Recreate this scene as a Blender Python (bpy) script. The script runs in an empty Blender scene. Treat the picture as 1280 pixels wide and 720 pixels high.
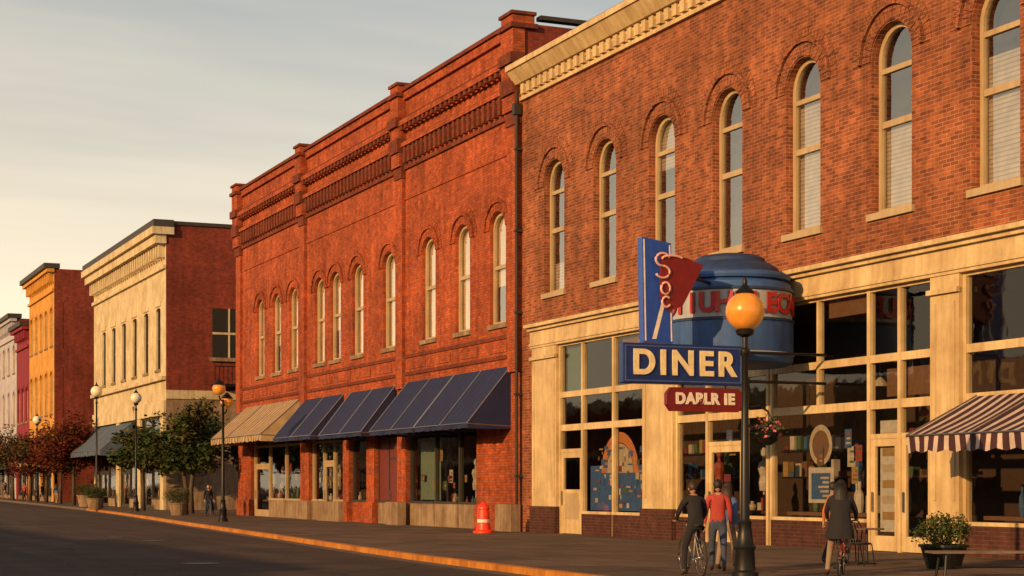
import bpy, bmesh, math, random
from mathutils import Vector, Matrix
R = random.Random(7)
scene = bpy.context.scene
SUN_EL, SUN_B = 15.0, 26.0     # elevation, swing of the sun from street-normal

# ------------------------------------------------------------------ materials
def newmat(name):
    m = bpy.data.materials.new(name); m.use_nodes = True
    nt = m.node_tree
    return m, nt, nt.nodes['Principled BSDF']
def N(nt, t, **kw):
    n = nt.nodes.new(t)
    for k, v in kw.items(): setattr(n, k, v)
    return n
def math_(nt, op, a, b=None, c=None, clamp=False):
    n = nt.nodes.new('ShaderNodeMath'); n.operation = op; n.use_clamp = clamp
    for i, x in enumerate((a, b, c)):
        if x is None: continue
        if isinstance(x, (int, float)): n.inputs[i].default_value = x
        else: nt.links.new(x, n.inputs[i])
    return n.outputs[0]
def mixc(nt, fac, a, b, mode='MIX'):
    n = nt.nodes.new('ShaderNodeMix'); n.data_type = 'RGBA'; n.blend_type = mode
    for s, x in ((n.inputs[0], fac), (n.inputs[6], a), (n.inputs[7], b)):
        if isinstance(x, (int, float)): s.default_value = x
        elif isinstance(x, tuple): s.default_value = (x[0], x[1], x[2], 1)
        else: nt.links.new(x, s)
    return n.outputs[2]
def ramp(nt, fac, a, b, lo=0.0, hi=1.0):
    n = nt.nodes.new('ShaderNodeMapRange')
    n.inputs[1].default_value = a; n.inputs[2].default_value = b
    n.inputs[3].default_value = lo; n.inputs[4].default_value = hi
    nt.links.new(fac, n.inputs[0]); return n.outputs[0]
def noise(nt, vec, scale, detail=4, rough=.55):
    n = nt.nodes.new('ShaderNodeTexNoise'); n.inputs['Scale'].default_value = scale
    n.inputs['Detail'].default_value = min(detail, 4); n.inputs['Roughness'].default_value = rough
    if vec is not None: nt.links.new(vec, n.inputs['Vector'])
    return n.outputs['Fac']
def wallcoords(nt):
    g = N(nt, 'ShaderNodeNewGeometry')
    sp = N(nt, 'ShaderNodeSeparateXYZ'); nt.links.new(g.outputs['Position'], sp.inputs[0])
    sn = N(nt, 'ShaderNodeSeparateXYZ'); nt.links.new(g.outputs['True Normal'], sn.inputs[0])
    k = math_(nt, 'GREATER_THAN', math_(nt, 'ABSOLUTE', sn.outputs[1]), .6)
    u = math_(nt, 'ADD', math_(nt, 'MULTIPLY', sp.outputs[0], k),
              math_(nt, 'MULTIPLY', sp.outputs[1], math_(nt, 'SUBTRACT', 1.0, k)))
    c = N(nt, 'ShaderNodeCombineXYZ'); nt.links.new(u, c.inputs[0]); nt.links.new(sp.outputs[2], c.inputs[1])
    return c.outputs[0], g.outputs['Position'], u, sp.outputs[2]
def scaled(nt, vec, s):
    m = N(nt, 'ShaderNodeMapping'); m.inputs['Scale'].default_value = s
    nt.links.new(vec, m.inputs[0]); return m.outputs[0]
def bump(nt, h, bsdf, strength=.4, dist=.02):
    b = N(nt, 'ShaderNodeBump'); b.inputs['Strength'].default_value = strength
    b.inputs['Distance'].default_value = dist
    nt.links.new(h, b.inputs['Height']); nt.links.new(b.outputs[0], bsdf.inputs['Normal'])

def brick_mat(name, c1, c2, mortar, bw=.30, bh=.10, ms=.012, stain=.5):
    m, nt, b = newmat(name)
    uv, pos, u, z = wallcoords(nt)
    t = N(nt, 'ShaderNodeTexBrick'); nt.links.new(uv, t.inputs['Vector'])
    t.inputs['Scale'].default_value = 1; t.inputs['Brick Width'].default_value = bw
    t.inputs['Row Height'].default_value = bh; t.inputs['Mortar Size'].default_value = ms
    t.inputs['Mortar Smooth'].default_value = .3
    t.inputs['Color1'].default_value = (*c1, 1); t.inputs['Color2'].default_value = (*c2, 1)
    t.inputs['Mortar'].default_value = (*mortar, 1)
    big = ramp(nt, noise(nt, pos, .35, 4, .65), .3, .7, 1 - stain * .6, 1 + stain * .25)
    streak = ramp(nt, noise(nt, scaled(nt, uv, (2.2, .16, 1)), 1.0, 4, .6), .35, .75, 1.08, 1 - stain * .55)
    fine = ramp(nt, noise(nt, pos, 3.2, 2, .7), .3, .7, .74, 1.22)
    f = math_(nt, 'MULTIPLY', math_(nt, 'MULTIPLY', big, streak), fine)
    cc = N(nt, 'ShaderNodeCombineXYZ')
    for i in range(3): nt.links.new(f, cc.inputs[i])
    col = mixc(nt, 1.0, t.outputs['Color'], cc.outputs[0], 'MULTIPLY')
    eff = ramp(nt, noise(nt, scaled(nt, uv, (.5, .8, 1)), 1.3, 4, .7), .60, .78, 0, .35)
    col = mixc(nt, eff, col, (mortar[0] * .9, mortar[1] * .8, mortar[2] * .75))
    nt.links.new(col, b.inputs['Base Color'])
    b.inputs['Roughness'].default_value = .88; b.inputs['Specular IOR Level'].default_value = .25
    bump(nt, math_(nt, 'SUBTRACT', math_(nt, 'MULTIPLY', fine, .4), t.outputs['Fac']), b, .8, .025)
    return m
def paint_mat(name, c, rough=.6, var=.25, bumpy=.15, metal=0, spec=.4):
    m, nt, b = newmat(name)
    uv, pos, u, z = wallcoords(nt)
    big = ramp(nt, noise(nt, pos, .9, 4, .65), .3, .72, 1 - var, 1 + var * .3)
    st = ramp(nt, noise(nt, scaled(nt, uv, (5, .5, 1)), 1.0, 4, .6), .4, .8, 1.03, 1 - var)
    f = math_(nt, 'MULTIPLY', big, st)
    cc = N(nt, 'ShaderNodeCombineXYZ')
    for i, k in enumerate((1, .98, .94)): nt.links.new(math_(nt, 'POWER', f, 1 + i * .25), cc.inputs[i])
    nt.links.new(mixc(nt, 1.0, (c[0], c[1], c[2]), cc.outputs[0], 'MULTIPLY'), b.inputs['Base Color'])
    b.inputs['Roughness'].default_value = rough; b.inputs['Metallic'].default_value = metal
    b.inputs['Specular IOR Level'].default_value = spec
    bump(nt, noise(nt, pos, 9, 3), b, bumpy, .02)
    return m
def plain(name, c, rough=.5, metal=0, emit=0):
    m, nt, b = newmat(name)
    g = N(nt, 'ShaderNodeNewGeometry')
    f = ramp(nt, noise(nt, g.outputs['Position'], 6, 2), .3, .7, .85, 1.1)
    cc = N(nt, 'ShaderNodeCombineXYZ')
    for i in range(3): nt.links.new(f, cc.inputs[i])
    nt.links.new(mixc(nt, 1.0, c, cc.outputs[0], 'MULTIPLY'), b.inputs['Base Color'])
    b.inputs['Roughness'].default_value = rough; b.inputs['Metallic'].default_value = metal
    if emit:
        b.inputs['Emission Color'].default_value = (*c, 1); b.inputs['Emission Strength'].default_value = emit
    return m
def glass_mat(name, tint, base=.07, edge=.75, wav=.25, power=4.0):
    m, nt, b = newmat(name); nt.nodes.remove(b)
    out = nt.nodes['Material Output']
    tr = N(nt, 'ShaderNodeBsdfTransparent'); tr.inputs[0].default_value = (*tint, 1)
    gl = N(nt, 'ShaderNodeBsdfGlossy'); gl.inputs['Roughness'].default_value = .03
    lw = N(nt, 'ShaderNodeLayerWeight'); lw.inputs[0].default_value = .5
    fac = math_(nt, 'ADD', base, math_(nt, 'MULTIPLY', math_(nt, 'POWER', lw.outputs['Facing'], power), edge))
    g = N(nt, 'ShaderNodeNewGeometry')
    bp = N(nt, 'ShaderNodeBump'); bp.inputs['Strength'].default_value = wav; bp.inputs['Distance'].default_value = .02
    nt.links.new(noise(nt, g.outputs['Position'], 1.3, 2), bp.inputs['Height'])
    nt.links.new(bp.outputs[0], gl.inputs['Normal']); 
    mx = N(nt, 'ShaderNodeMixShader')
    nt.links.new(fac, mx.inputs[0]); nt.links.new(tr.outputs[0], mx.inputs[1]); nt.links.new(gl.outputs[0], mx.inputs[2])
    nt.links.new(mx.outputs[0], out.inputs[0]); return m
def stripe_mat(name, ca, cb, period, axis=1, duty=.5, rough=.8):
    m, nt, b = newmat(name)
    g = N(nt, 'ShaderNodeNewGeometry'); sp = N(nt, 'ShaderNodeSeparateXYZ'); nt.links.new(g.outputs['Position'], sp.inputs[0])
    f = math_(nt, 'FRACT', math_(nt, 'DIVIDE', sp.outputs[axis], period))
    k = math_(nt, 'GREATER_THAN', f, duty)
    d = ramp(nt, noise(nt, g.outputs['Position'], 2.5, 4), .3, .75, .7, 1.1)
    cc = N(nt, 'ShaderNodeCombineXYZ')
    for i in range(3): nt.links.new(d, cc.inputs[i])
    nt.links.new(mixc(nt, 1.0, mixc(nt, k, ca, cb), cc.outputs[0], 'MULTIPLY'), b.inputs['Base Color'])
    b.inputs['Roughness'].default_value = rough
    return m

BR_R = brick_mat('brick_red_brown', (.37, .100, .038), (.18, .046, .024), (.36, .20, .11), stain=.65)
BR_M = brick_mat('brick_orange_red', (.50, .105, .030), (.34, .062, .022), (.26, .09, .05), stain=.7, ms=.011)
BR_D = brick_mat('brick_dark_trim', (.22, .042, .018), (.15, .030, .015), (.14, .06, .035), stain=.45)
BR_S = brick_mat('brick_side_wall', (.28, .040, .022), (.19, .027, .016), (.20, .07, .045), stain=.6)
BR_K = brick_mat('brick_kick', (.09, .026, .02), (.06, .02, .016), (.10, .06, .045), stain=.4)
CREAM = paint_mat('cream_paint', (.62, .475, .26), .55, .3)
CREAM2 = paint_mat('cream_plaster', (.62, .52, .33), .8, .3)
WINF = paint_mat('window_frame_paint', (.44, .33, .19), .5, .2)
OCHRE = paint_mat('ochre_plaster', (.64, .32, .055), .8, .3)
PALE = paint_mat('pale_lilac_plaster', (.46, .45, .52), .8, .25)
CRIM = paint_mat('crimson_painted_wall', (.24, .018, .035), .8, .25)
STONE = paint_mat('pale_stone', (.30, .215, .14), .85, .45, .4)
DARKM = paint_mat('dark_cornice_metal', (.045, .038, .032), .6, .3)
ROOF = paint_mat('roof_felt', (.05, .045, .045), .9, .3)
BLINDW = stripe_mat('window_blind', (.58, .50, .38), (.32, .27, .20), .11, 2, .72)
SHADE = paint_mat('roller_shade', (.80, .68, .44), .8, .12)
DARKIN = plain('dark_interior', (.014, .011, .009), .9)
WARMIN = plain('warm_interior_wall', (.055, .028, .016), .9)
GLASS = glass_mat('window_glass', (.84, .84, .82), .22, .8, .35, 2.5)
GLASSD = glass_mat('shop_glass', (.80, .80, .78), .05, .7, .2, 4.0)
NAVYAW = stripe_mat('navy_awning_canvas', (.009, .015, .070), (.03, .04, .11), .55, 1, .93)
TANAW = stripe_mat('tan_striped_awning', (.46, .32, .17), (.18, .10, .055), .55, 1, .62)
BWAW = stripe_mat('maroon_striped_awning', (.05, .014, .022), (.56, .44, .38), .36, 1, .58)
GREYAW = stripe_mat('slate_awning', (.06, .09, .14), (.12, .15, .19), .8, 1, .8)
IRON = plain('black_iron', (.016, .015, .015), .42, .4)
STEEL = plain('steel', (.35, .33, .3), .35, .9)
NAVY = plain('sign_navy_enamel', (.006, .028, .17), .3)
BLUE = plain('sign_blue_enamel', (.012, .07, .42), .35)
DRUMB = paint_mat('drum_blue_paint', (.045, .12, .36), .6, .3, .05)
DRUMD = paint_mat('drum_dark_blue', (.022, .05, .15), .55, .3, .05)
DRUML = paint_mat('drum_pale_band', (.42, .46, .52), .6, .2, .05)
MAROON = plain('maroon_enamel', (.17, .009, .014), .4)
LETTER = plain('letter_cream', (.80, .66, .38), .5)
LETW = plain('letter_white', (.80, .70, .62), .5)
LETR = plain('letter_red', (.40, .014, .02), .4)
AMBER = plain('amber_globe', (.75, .28, .04), .25, 0, .12)  # slight emission stands in for sun backlighting the unlit globe
WHITEG = plain('opal_globe', (.8, .72, .55), .25)
YEL = paint_mat('kerb_yellow', (.58, .23, .024), .75, .45, .3)
CONC = paint_mat('kerb_concrete', (.15, .115, .088), .9, .3, .3)
HYD = plain('barrier_red', (.85, .045, .012), .4)

def asphalt():
    m, nt, b = newmat('asphalt')
    g = N(nt, 'ShaderNodeNewGeometry'); pos = g.outputs['Position']
    a = ramp(nt, noise(nt, pos, .25, 4, .7), .3, .7, .65, 1.35)
    f = ramp(nt, noise(nt, pos, 30, 3, .7), .3, .7, .7, 1.3)
    tr_ = ramp(nt, noise(nt, scaled(nt, pos, (1.1, .05, 1)), 1.0, 3, .6), .35, .7, 1.2, .7)
    v = N(nt, 'ShaderNodeTexVoronoi'); v.feature = 'DISTANCE_TO_EDGE'; v.inputs['Scale'].default_value = .22
    w = N(nt, 'ShaderNodeVectorMath', operation='ADD')
    nn = N(nt, 'ShaderNodeTexNoise'); nn.inputs['Scale'].default_value = .8; nt.links.new(pos, nn.inputs['Vector'])
    nt.links.new(pos, w.inputs[0]); nt.links.new(nn.outputs['Color'], w.inputs[1]); nt.links.new(w.outputs[0], v.inputs['Vector'])
    crack = ramp(nt, v.outputs['Distance'], 0, .012, .35, 1.0)
    k = math_(nt, 'MULTIPLY', math_(nt, 'MULTIPLY', math_(nt, 'MULTIPLY', a, tr_), f), crack)
    cc = N(nt, 'ShaderNodeCombineXYZ')
    for i in range(3): nt.links.new(k, cc.inputs[i])
    nt.links.new(mixc(nt, 1.0, (.068, .044, .032), cc.outputs[0], 'MULTIPLY'), b.inputs['Base Color'])
    b.inputs['Roughness'].default_value = .9; b.inputs['Specular IOR Level'].default_value = .25
    bump(nt, noise(nt, pos, 40, 3), b, .35, .01); return m
def paving():
    m, nt, b = newmat('sidewalk_concrete')
    g = N(nt, 'ShaderNodeNewGeometry'); pos = g.outputs['Position']
    t = N(nt, 'ShaderNodeTexBrick'); nt.links.new(pos, t.inputs['Vector']); t.offset = 0
    t.inputs['Scale'].default_value = 1; t.inputs['Brick Width'].default_value = 1.8; t.inputs['Row Height'].default_value = 1.8
    t.inputs['Mortar Size'].default_value = .025; t.inputs['Color1'].default_value = (.185, .118, .080, 1)
    t.inputs['Color2'].default_value = (.12, .080, .056, 1); t.inputs['Mortar'].default_value = (.035, .025, .02, 1)
    a = ramp(nt, noise(nt, pos, .6, 4, .7), .3, .72, .55, 1.2)
    sp = ramp(nt, noise(nt, pos, 5, 3, .6), .62, .72, 1, .7)
    k = math_(nt, 'MULTIPLY', a, sp)
    cc = N(nt, 'ShaderNodeCombineXYZ')
    for i in range(3): nt.links.new(k, cc.inputs[i])
    nt.links.new(mixc(nt, 1.0, t.outputs['Color'], cc.outputs[0], 'MULTIPLY'), b.inputs['Base Color'])
    b.inputs['Roughness'].default_value = .9; b.inputs['Specular IOR Level'].default_value = .25
    bump(nt, noise(nt, pos, 25, 3), b, .3, .01); return m
ASPH, PAVE = asphalt(), paving()

# ------------------------------------------------------------------ mesh helper
def link(o): scene.collection.objects.link(o); return o
def empty(name, loc=(0, 0, 0), rot=0):
    e = bpy.data.objects.new(name, None); e.location = loc; e.rotation_euler = (0, 0, rot)
    e.empty_display_size = .3; return link(e)
def emat(e): return Matrix.Translation(e.location) @ e.rotation_euler.to_matrix().to_4x4()
class MB:
    def __init__(s): s.v = []; s.f = []; s.m = []; s.mats = []
    def mi(s, mat):
        if mat not in s.mats: s.mats.append(mat)
        return s.mats.index(mat)
    def poly(s, pts, mat):
        n = len(s.v); s.v += [tuple(p) for p in pts]; s.f.append(tuple(range(n, n + len(pts)))); s.m.append(s.mi(mat))
    def mesh(s, vs, fs, mat):
        n = len(s.v); s.v += [tuple(p) for p in vs]; k = s.mi(mat)
        for f in fs: s.f.append(tuple(i + n for i in f)); s.m.append(k)
    def hexa(s, p, mat):
        s.mesh(p, [(0, 3, 2, 1), (4, 5, 6, 7), (0, 1, 5, 4), (1, 2, 6, 5), (2, 3, 7, 6), (3, 0, 4, 7)], mat)
    def box(s, x0, x1, y0, y1, z0, z1, mat):
        s.hexa([(x0, y0, z0), (x1, y0, z0), (x1, y1, z0), (x0, y1, z0), (x0, y0, z1), (x1, y0, z1), (x1, y1, z1), (x0, y1, z1)], mat)
    def lathe(s, prof, mat, c=(0, 0), n=20):
        vs = []; fs = []
        for r, z in prof:
            for i in range(n):
                a = 2 * math.pi * i / n; vs.append((c[0] + r * math.cos(a), c[1] + r * math.sin(a), z))
        for j in range(len(prof) - 1):
            for i in range(n):
                k = (i + 1) % n; fs.append((j * n + i, j * n + k, (j + 1) * n + k, (j + 1) * n + i))
        fs.append(tuple(range(n))[::-1]); fs.append(tuple((len(prof) - 1) * n + i for i in range(n)))
        s.mesh(vs, fs, mat)
    def tube(s, pts, rad, mat, n=8):
        pts = [Vector(p) for p in pts]; vs = []; fs = []
        if not isinstance(rad, (list, tuple)): rad = [rad] * len(pts)
        for j, p in enumerate(pts):
            d = (pts[min(j + 1, len(pts) - 1)] - pts[max(j - 1, 0)]).normalized()
            ref = Vector((0, 0, 1)) if abs(d.z) < .9 else Vector((1, 0, 0))
            a = d.cross(ref).normalized(); b = d.cross(a).normalized()
            for i in range(n):
                t = 2 * math.pi * i / n; vs.append(p + (a * math.cos(t) + b * math.sin(t)) * rad[j])
        for j in range(len(pts) - 1):
            for i in range(n):
                k = (i + 1) % n; fs.append((j * n + i, j * n + k, (j + 1) * n + k, (j + 1) * n + i))
        fs.append(tuple(range(n))[::-1]); fs.append(tuple((len(pts) - 1) * n + i for i in range(n)))
        s.mesh(vs, fs, mat)
    def ball(s, c, r, mat, n=14, m=9, fn=None):
        vs = []; fs = []
        for j in range(m + 1):
            t = math.pi * j / m
            for i in range(n):
                a = 2 * math.pi * i / n
                p = Vector((math.sin(t) * math.cos(a), math.sin(t) * math.sin(a), math.cos(t)))
                if fn: p = fn(p)
                vs.append((c[0] + p.x * r[0], c[1] + p.y * r[1], c[2] + p.z * r[2]))
        for j in range(m):
            for i in range(n):
                k = (i + 1) % n; fs.append((j * n + i, (j + 1) * n + i, (j + 1) * n + k, j * n + k))
        s.mesh(vs, fs, mat)
    def build(s, name, parent=None, smooth=False, bevel=0, local=False):
        me = bpy.data.meshes.new(name); me.from_pydata(s.v, [], s.f)
        for m in s.mats: me.materials.append(m)
        me.polygons.foreach_set('material_index', s.m)
        bm = bmesh.new(); bm.from_mesh(me); bmesh.ops.remove_doubles(bm, verts=bm.verts, dist=1e-5) if smooth else None
        bmesh.ops.recalc_face_normals(bm, faces=bm.faces); bm.to_mesh(me); bm.free()
        if smooth: me.polygons.foreach_set('use_smooth', [True] * len(me.polygons))
        o = link(bpy.data.objects.new(name, me))
        if parent:
            o.parent = parent
            if not local: o.matrix_parent_inverse = emat(parent).inverted()
        if bevel:
            b = o.modifiers.new('bevel', 'BEVEL'); b.width = bevel; b.segments = 2; b.limit_method = 'ANGLE'
        return o

# ------------------------------------------------------------------ facade pieces
def outline(yc, w, zb, zt, rise, n=14):
    p = [(yc - w / 2, zb)]
    for i in range(n + 1):
        t = math.pi * i / n
        p.append((yc - w / 2 * math.cos(t), zt - rise + rise * math.sin(t)))
    p.append((yc + w / 2, zb)); return p
def facade(mb, X, y0, y1, z0, z1, ops, mat, depth=.35):
    ops = sorted(ops); c = y0
    for (yc, w, zb, zt, rise) in ops:
        a, b = yc - w / 2, yc + w / 2
        mb.poly([(X, c, z0), (X, a, z0), (X, a, z1), (X, c, z1)], mat)
        mb.poly([(X, a, z0), (X, b, z0), (X, b, zb), (X, a, zb)], mat)
        o = outline(yc, w, zb, zt, rise)
        for i in range(1, len(o) - 2):
            mb.poly([(X, *o[i]), (X, *o[i + 1]), (X, o[i + 1][0], z1), (X, o[i][0], z1)], mat)
        for i in range(len(o)):
            p, q = o[i], o[(i + 1) % len(o)]
            mb.poly([(X, *p), (X, *q), (X + depth, *q), (X + depth, *p)], mat)
        c = b
    mb.poly([(X, c, z0), (X, y1, z0), (X, y1, z1), (X, c, z1)], mat)
def winframe(mb, X, op, t, mat, d=.12):
    yc, w, zb, zt, rise = op
    O = outline(*op); I = outline(yc, w - 2 * t, zb + t, zt - t, max(rise - t * .8, .03))
    n = len(O)
    for i in range(n):
        j = (i + 1) % n
        mb.poly([(X, *O[i]), (X, *O[j]), (X, *I[j]), (X, *I[i])], mat)
        mb.poly([(X, *I[i]), (X, *I[j]), (X + d, *I[j]), (X + d, *I[i])], mat)
def window(fr, gl, inn, X, op, fmat, rails, shade=None, smat=None, t=.11, sill=None, dk=None, set_=.14):
    yc, w, zb, zt, rise = op
    winframe(fr, X + set_, op, t, fmat)
    for z, h in rails:
        fr.box(X + set_ + .015, X + set_ + .11, yc - w / 2 + t, yc + w / 2 - t, z - h / 2, z + h / 2, fmat)
    o = outline(*op)
    gl.poly([(X + set_ + .08, *p) for p in o], GLASS)
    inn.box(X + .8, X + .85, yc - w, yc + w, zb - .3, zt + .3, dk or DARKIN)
    if shade:
        z0, z1 = shade; xs = X + set_ + .19
        inn.poly([(xs, yc - w / 2 - .05, z0), (xs, yc + w / 2 + .05, z0), (xs, yc + w / 2 + .05, z1), (xs, yc - w / 2 - .05, z1)], smat or BLINDW)
    if sill: fr.box(X - .09, X + set_ - .004, yc - w / 2 - .12, yc + w / 2 + .12, zb - .16, zb + .012, sill)
def archring(mb, X, op, r0, r1, proj, mat, n=17, gap=.12, drop=.0):
    yc, w, zb, zt, rise = op; zc = zt - rise
    def P(t, r): return (yc - (w / 2 + r) * math.cos(t), zc + (rise + r) * math.sin(t))
    for i in range(n):
        a = math.pi * (i + gap / 2) / n; b = math.pi * (i + 1 - gap / 2) / n
        q = [P(a, r0), P(a, r1), P(b, r1), P(b, r0)]
        pr = proj * R.uniform(.8, 1.15)
        mb.hexa([(X - pr, *p) for p in q] + [(X + .01, *p) for p in q], mat)
def shell(mb, X, y0, y1, z1, depth, mat, roofz=None):
    rz = roofz or z1 - .6
    mb.poly([(X, y0, -.5), (X + depth, y0, -.5), (X + depth, y0, z1), (X, y0, z1)], mat)
    mb.poly([(X, y1, -.5), (X + depth, y1, -.5), (X + depth, y1, z1), (X, y1, z1)], mat)
    mb.poly([(X + depth, y0, -.5), (X + depth, y1, -.5), (X + depth, y1, z1), (X + depth, y0, z1)], mat)
    mb.poly([(X + .9, y0 + .003, rz), (X + depth, y0 + .003, rz), (X + depth, y1 - .003, rz), (X + .9, y1 - .003, rz)], ROOF)
def storefront(fr, gl, X, ys, doors, ztop, rails, fmat, kmat, kick=.72, mw=.13, gmat=None, door_h=2.9):
    for y in ys: fr.box(X + .05, X + .22, y - mw / 2, y + mw / 2, 0, ztop, fmat)
    for i in range(len(ys) - 1):
        a, b = ys[i] + mw / 2, ys[i + 1] - mw / 2
        for z, h in rails: fr.box(X + .065, X + .2, a, b, z - h / 2, z + h / 2, fmat)
        if i in doors:
            fr.box(X + .07, X + .19, a, b, door_h - .06, door_h + .06, fmat)
            s = .17
            fr.box(X + .09, X + .17, a, a + s, 0.02, door_h - .06, fmat); fr.box(X + .09, X + .17, b - s, b, 0.02, door_h - .06, fmat)
            fr.box(X + .092, X + .168, a + s, b - s, .02, .4, fmat); fr.box(X + .092, X + .168, a + s, b - s, door_h - .25, door_h - .06, fmat)
            fr.box(X + .02, X + .05, b - s + .03, b - s + .07, 1.0, 1.5, STEEL)
        else:
            fr.box(X + .0, X + .24, a, b, 0, kick, kmat)
            fr.box(X - .03, X + .26, a, b, kick, kick + .09, fmat)
    gl.poly([(X + .14, ys[0], .05), (X + .14, ys[-1], .05), (X + .14, ys[-1], ztop), (X + .14, ys[0], ztop)], gmat or GLASSD)
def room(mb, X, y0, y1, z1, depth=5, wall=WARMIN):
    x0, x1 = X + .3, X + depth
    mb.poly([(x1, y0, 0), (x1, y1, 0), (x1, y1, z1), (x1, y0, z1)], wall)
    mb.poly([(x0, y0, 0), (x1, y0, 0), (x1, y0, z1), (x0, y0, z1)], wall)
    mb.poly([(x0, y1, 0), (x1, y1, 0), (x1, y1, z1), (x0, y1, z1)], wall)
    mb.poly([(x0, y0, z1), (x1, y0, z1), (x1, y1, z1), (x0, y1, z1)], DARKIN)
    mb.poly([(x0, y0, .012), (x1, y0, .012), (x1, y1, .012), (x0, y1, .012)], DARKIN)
GOODS = [plain('goods_%d' % i, c, .6) for i, c in enumerate([(.28, .05, .03), (.32, .2, .07), (.04, .10, .22), (.42, .34, .24), (.06, .11, .05), (.16, .08, .04), (.48, .42, .36), (.2, .03, .04)])]
def clutter(mb, X, y0, y1, seed, zt=3.3):
    r = random.Random(seed)
    y = y0 + .2
    while y < y1 - .4:
        w = r.uniform(.12, .34); h = r.uniform(.2, .9); d = r.uniform(.5, 1.3)
        k = r.random()
        if k < .3: mb.box(X + d, X + d + .25, y, y + w, .95, .95 + h * .7, r.choice(GOODS))
        elif k < .85: mb.lathe([(w * .3, .95), (w * .45, .95 + h * .3), (w * .4, .95 + h * .6), (w * .15, .95 + h * .75), (w * .2, .95 + h)], r.choice(GOODS), (X + d, y + w / 2), 10)
        if r.random() < .3:
            c = r.choice(GOODS); yy = y + w / 2
            mb.lathe([(.03, .95), (.03, 1.5), (.13, 1.52), (.16, 1.75), (.12, 1.95), (.19, 2.2), (.15, 2.35), (.05, 2.42), (.05, 2.52), (.09, 2.58), (.1, 2.7), (.04, 2.8)], c, (X + d + .4, yy), 10)
        y += w + r.uniform(.02, .2)
    mb.box(X + .45, X + 1.7, y0 + .1, y1 - .1, .85, .945, GOODS[5])
    for i in range(int((y1 - y0) / .8)):
        yy = r.uniform(y0 + .2, y1 - .7); zz = r.uniform(1.2, 2.9); a = r.uniform(.2, .5); b = r.uniform(.2, .6)
        c = r.choice(GOODS); mb.box(X + .27, X + .275, yy, yy + a, zz, zz + b, c)
        for q in range(3): mb.box(X + .262, X + .266, yy + a * .12, yy + a * r.uniform(.4, .85), zz + b * (.2 + q * .25), zz + b * (.3 + q * .25), r.choice(GOODS))
    for i in range(int((y1 - y0) / 1.5)):
        yy = r.uniform(y0 + .3, y1 - .3); zz = r.uniform(4, 5.6); xx = X + r.uniform(1, 3.5)
        mb.lathe([(.25, zz), (.2, zz + .1), (.05, zz + .25)], r.choice(GOODS), (xx, yy), 10)
        mb.box(xx - .01, xx + .01, yy - .01, yy + .01, zz + .25, 6.5, IRON)
    for zz in (1.9, 2.7):
        mb.box(X + 3.6, X + 3.9, y0 + .2, y1 - .2, zz, zz + .05, GOODS[5])
        for i in range(int((y1 - y0) * 2.6)):
            yy = y0 + .3 + i * .36; mb.box(X + 3.62, X + 3.85, yy, yy + r.uniform(.1, .3), zz + .055, zz + r.uniform(.2, .6), r.choice(GOODS))

FX = 26.0
# ================================================================== RIGHT BUILDING (diner block)
bR = empty('brick_corner_diner_building', (FX, 40, 0))
w = MB(); fr = MB(); gl = MB(); inn = MB(); tr = MB()
Y0, Y1 = 19.5, 59.2
wy = [56.4 - 4.0 * i for i in range(10)]
wy = [y for y in wy if y > Y0 + 1.2]
ops = [(y, 1.68, 8.5, 13.2, .84) for y in wy]
facade(w, FX, Y0, Y1, 7.43, 15.8, ops, BR_R, .46)
SHD = [(8.6, 9.6), None, (11.6, 13.2), None, (8.6, 12.2), (8.6, 10.7), (8.6, 11.6), (8.6, 10.9), None, (8.6, 11)]
for i, op in enumerate(ops):
    window(fr, gl, inn, FX, op, WINF, [(12.1, .13), (10.75, .16)], SHD[i], BLINDW, .13, WINF, None, .22)
    archring(tr, FX, op, .03, .36, .035, BR_R, 19)
    archring(tr, FX, op, .40, .50, .095, BR_R, 26, .05)
    archring(tr, FX, op, .54, .80, .025, BR_R, 30)
w.box(FX - .04, FX + .5, Y0, Y1, 15.8, 16.75, CREAM)
for i in range(int((Y1 - Y0) / .5)):
    y = Y0 + .1 + i * .5
    tr.box(FX - .22, FX - .042, y, y + .27, 15.98, 16.36, CREAM)
    tr.box(FX - .13, FX - .042, y + .27, y + .5, 16.22, 16.36, CREAM)
tr.box(FX - .12, FX - .042, Y0, Y1, 15.8, 15.93, CREAM)
tr.hexa([(FX - .3, Y0 - .1, 16.36), (FX - .043, Y0 - .1, 16.36), (FX - .043, Y1, 16.36), (FX - .3, Y1, 16.36),
         (FX - .62, Y0 - .1, 16.8), (FX - .043, Y0 - .1, 16.8), (FX - .043, Y1, 16.8), (FX - .62, Y1, 16.8)], CREAM)
tr.box(FX - .68, FX + .6, Y0 - .1, Y1 + .02, 16.805, 17.0, CREAM)
tr.box(FX - .6, FX + .6, Y0 - .1, Y1 + .02, 17.003, 17.06, DARKM)
shell(w, FX + .002, Y0, Y1, 15.8, 18, BR_S)
tr.box(FX - .10, FX + .3, Y0, Y1 - .9, 6.64, 7.25, CREAM)
tr.box(FX - .22, FX + .3, Y0, Y1 - .9, 7.253, 7.36, CREAM)
tr.box(FX - .36, FX + .3, Y0, Y1 - .9, 7.363, 7.48, CREAM)
tr.box(FX - .14, FX - .103, Y0, Y1 - .9, 6.72, 6.80, CREAM)
w.box(FX, FX + .4, Y1 - .9, Y1, 0, 7.43, BR_R)
pil = [(58.2, 56.1), (49.6, 47.6), (34.75, 33.65), (27.6, 26.4), (20.6, 19.5)]
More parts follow.
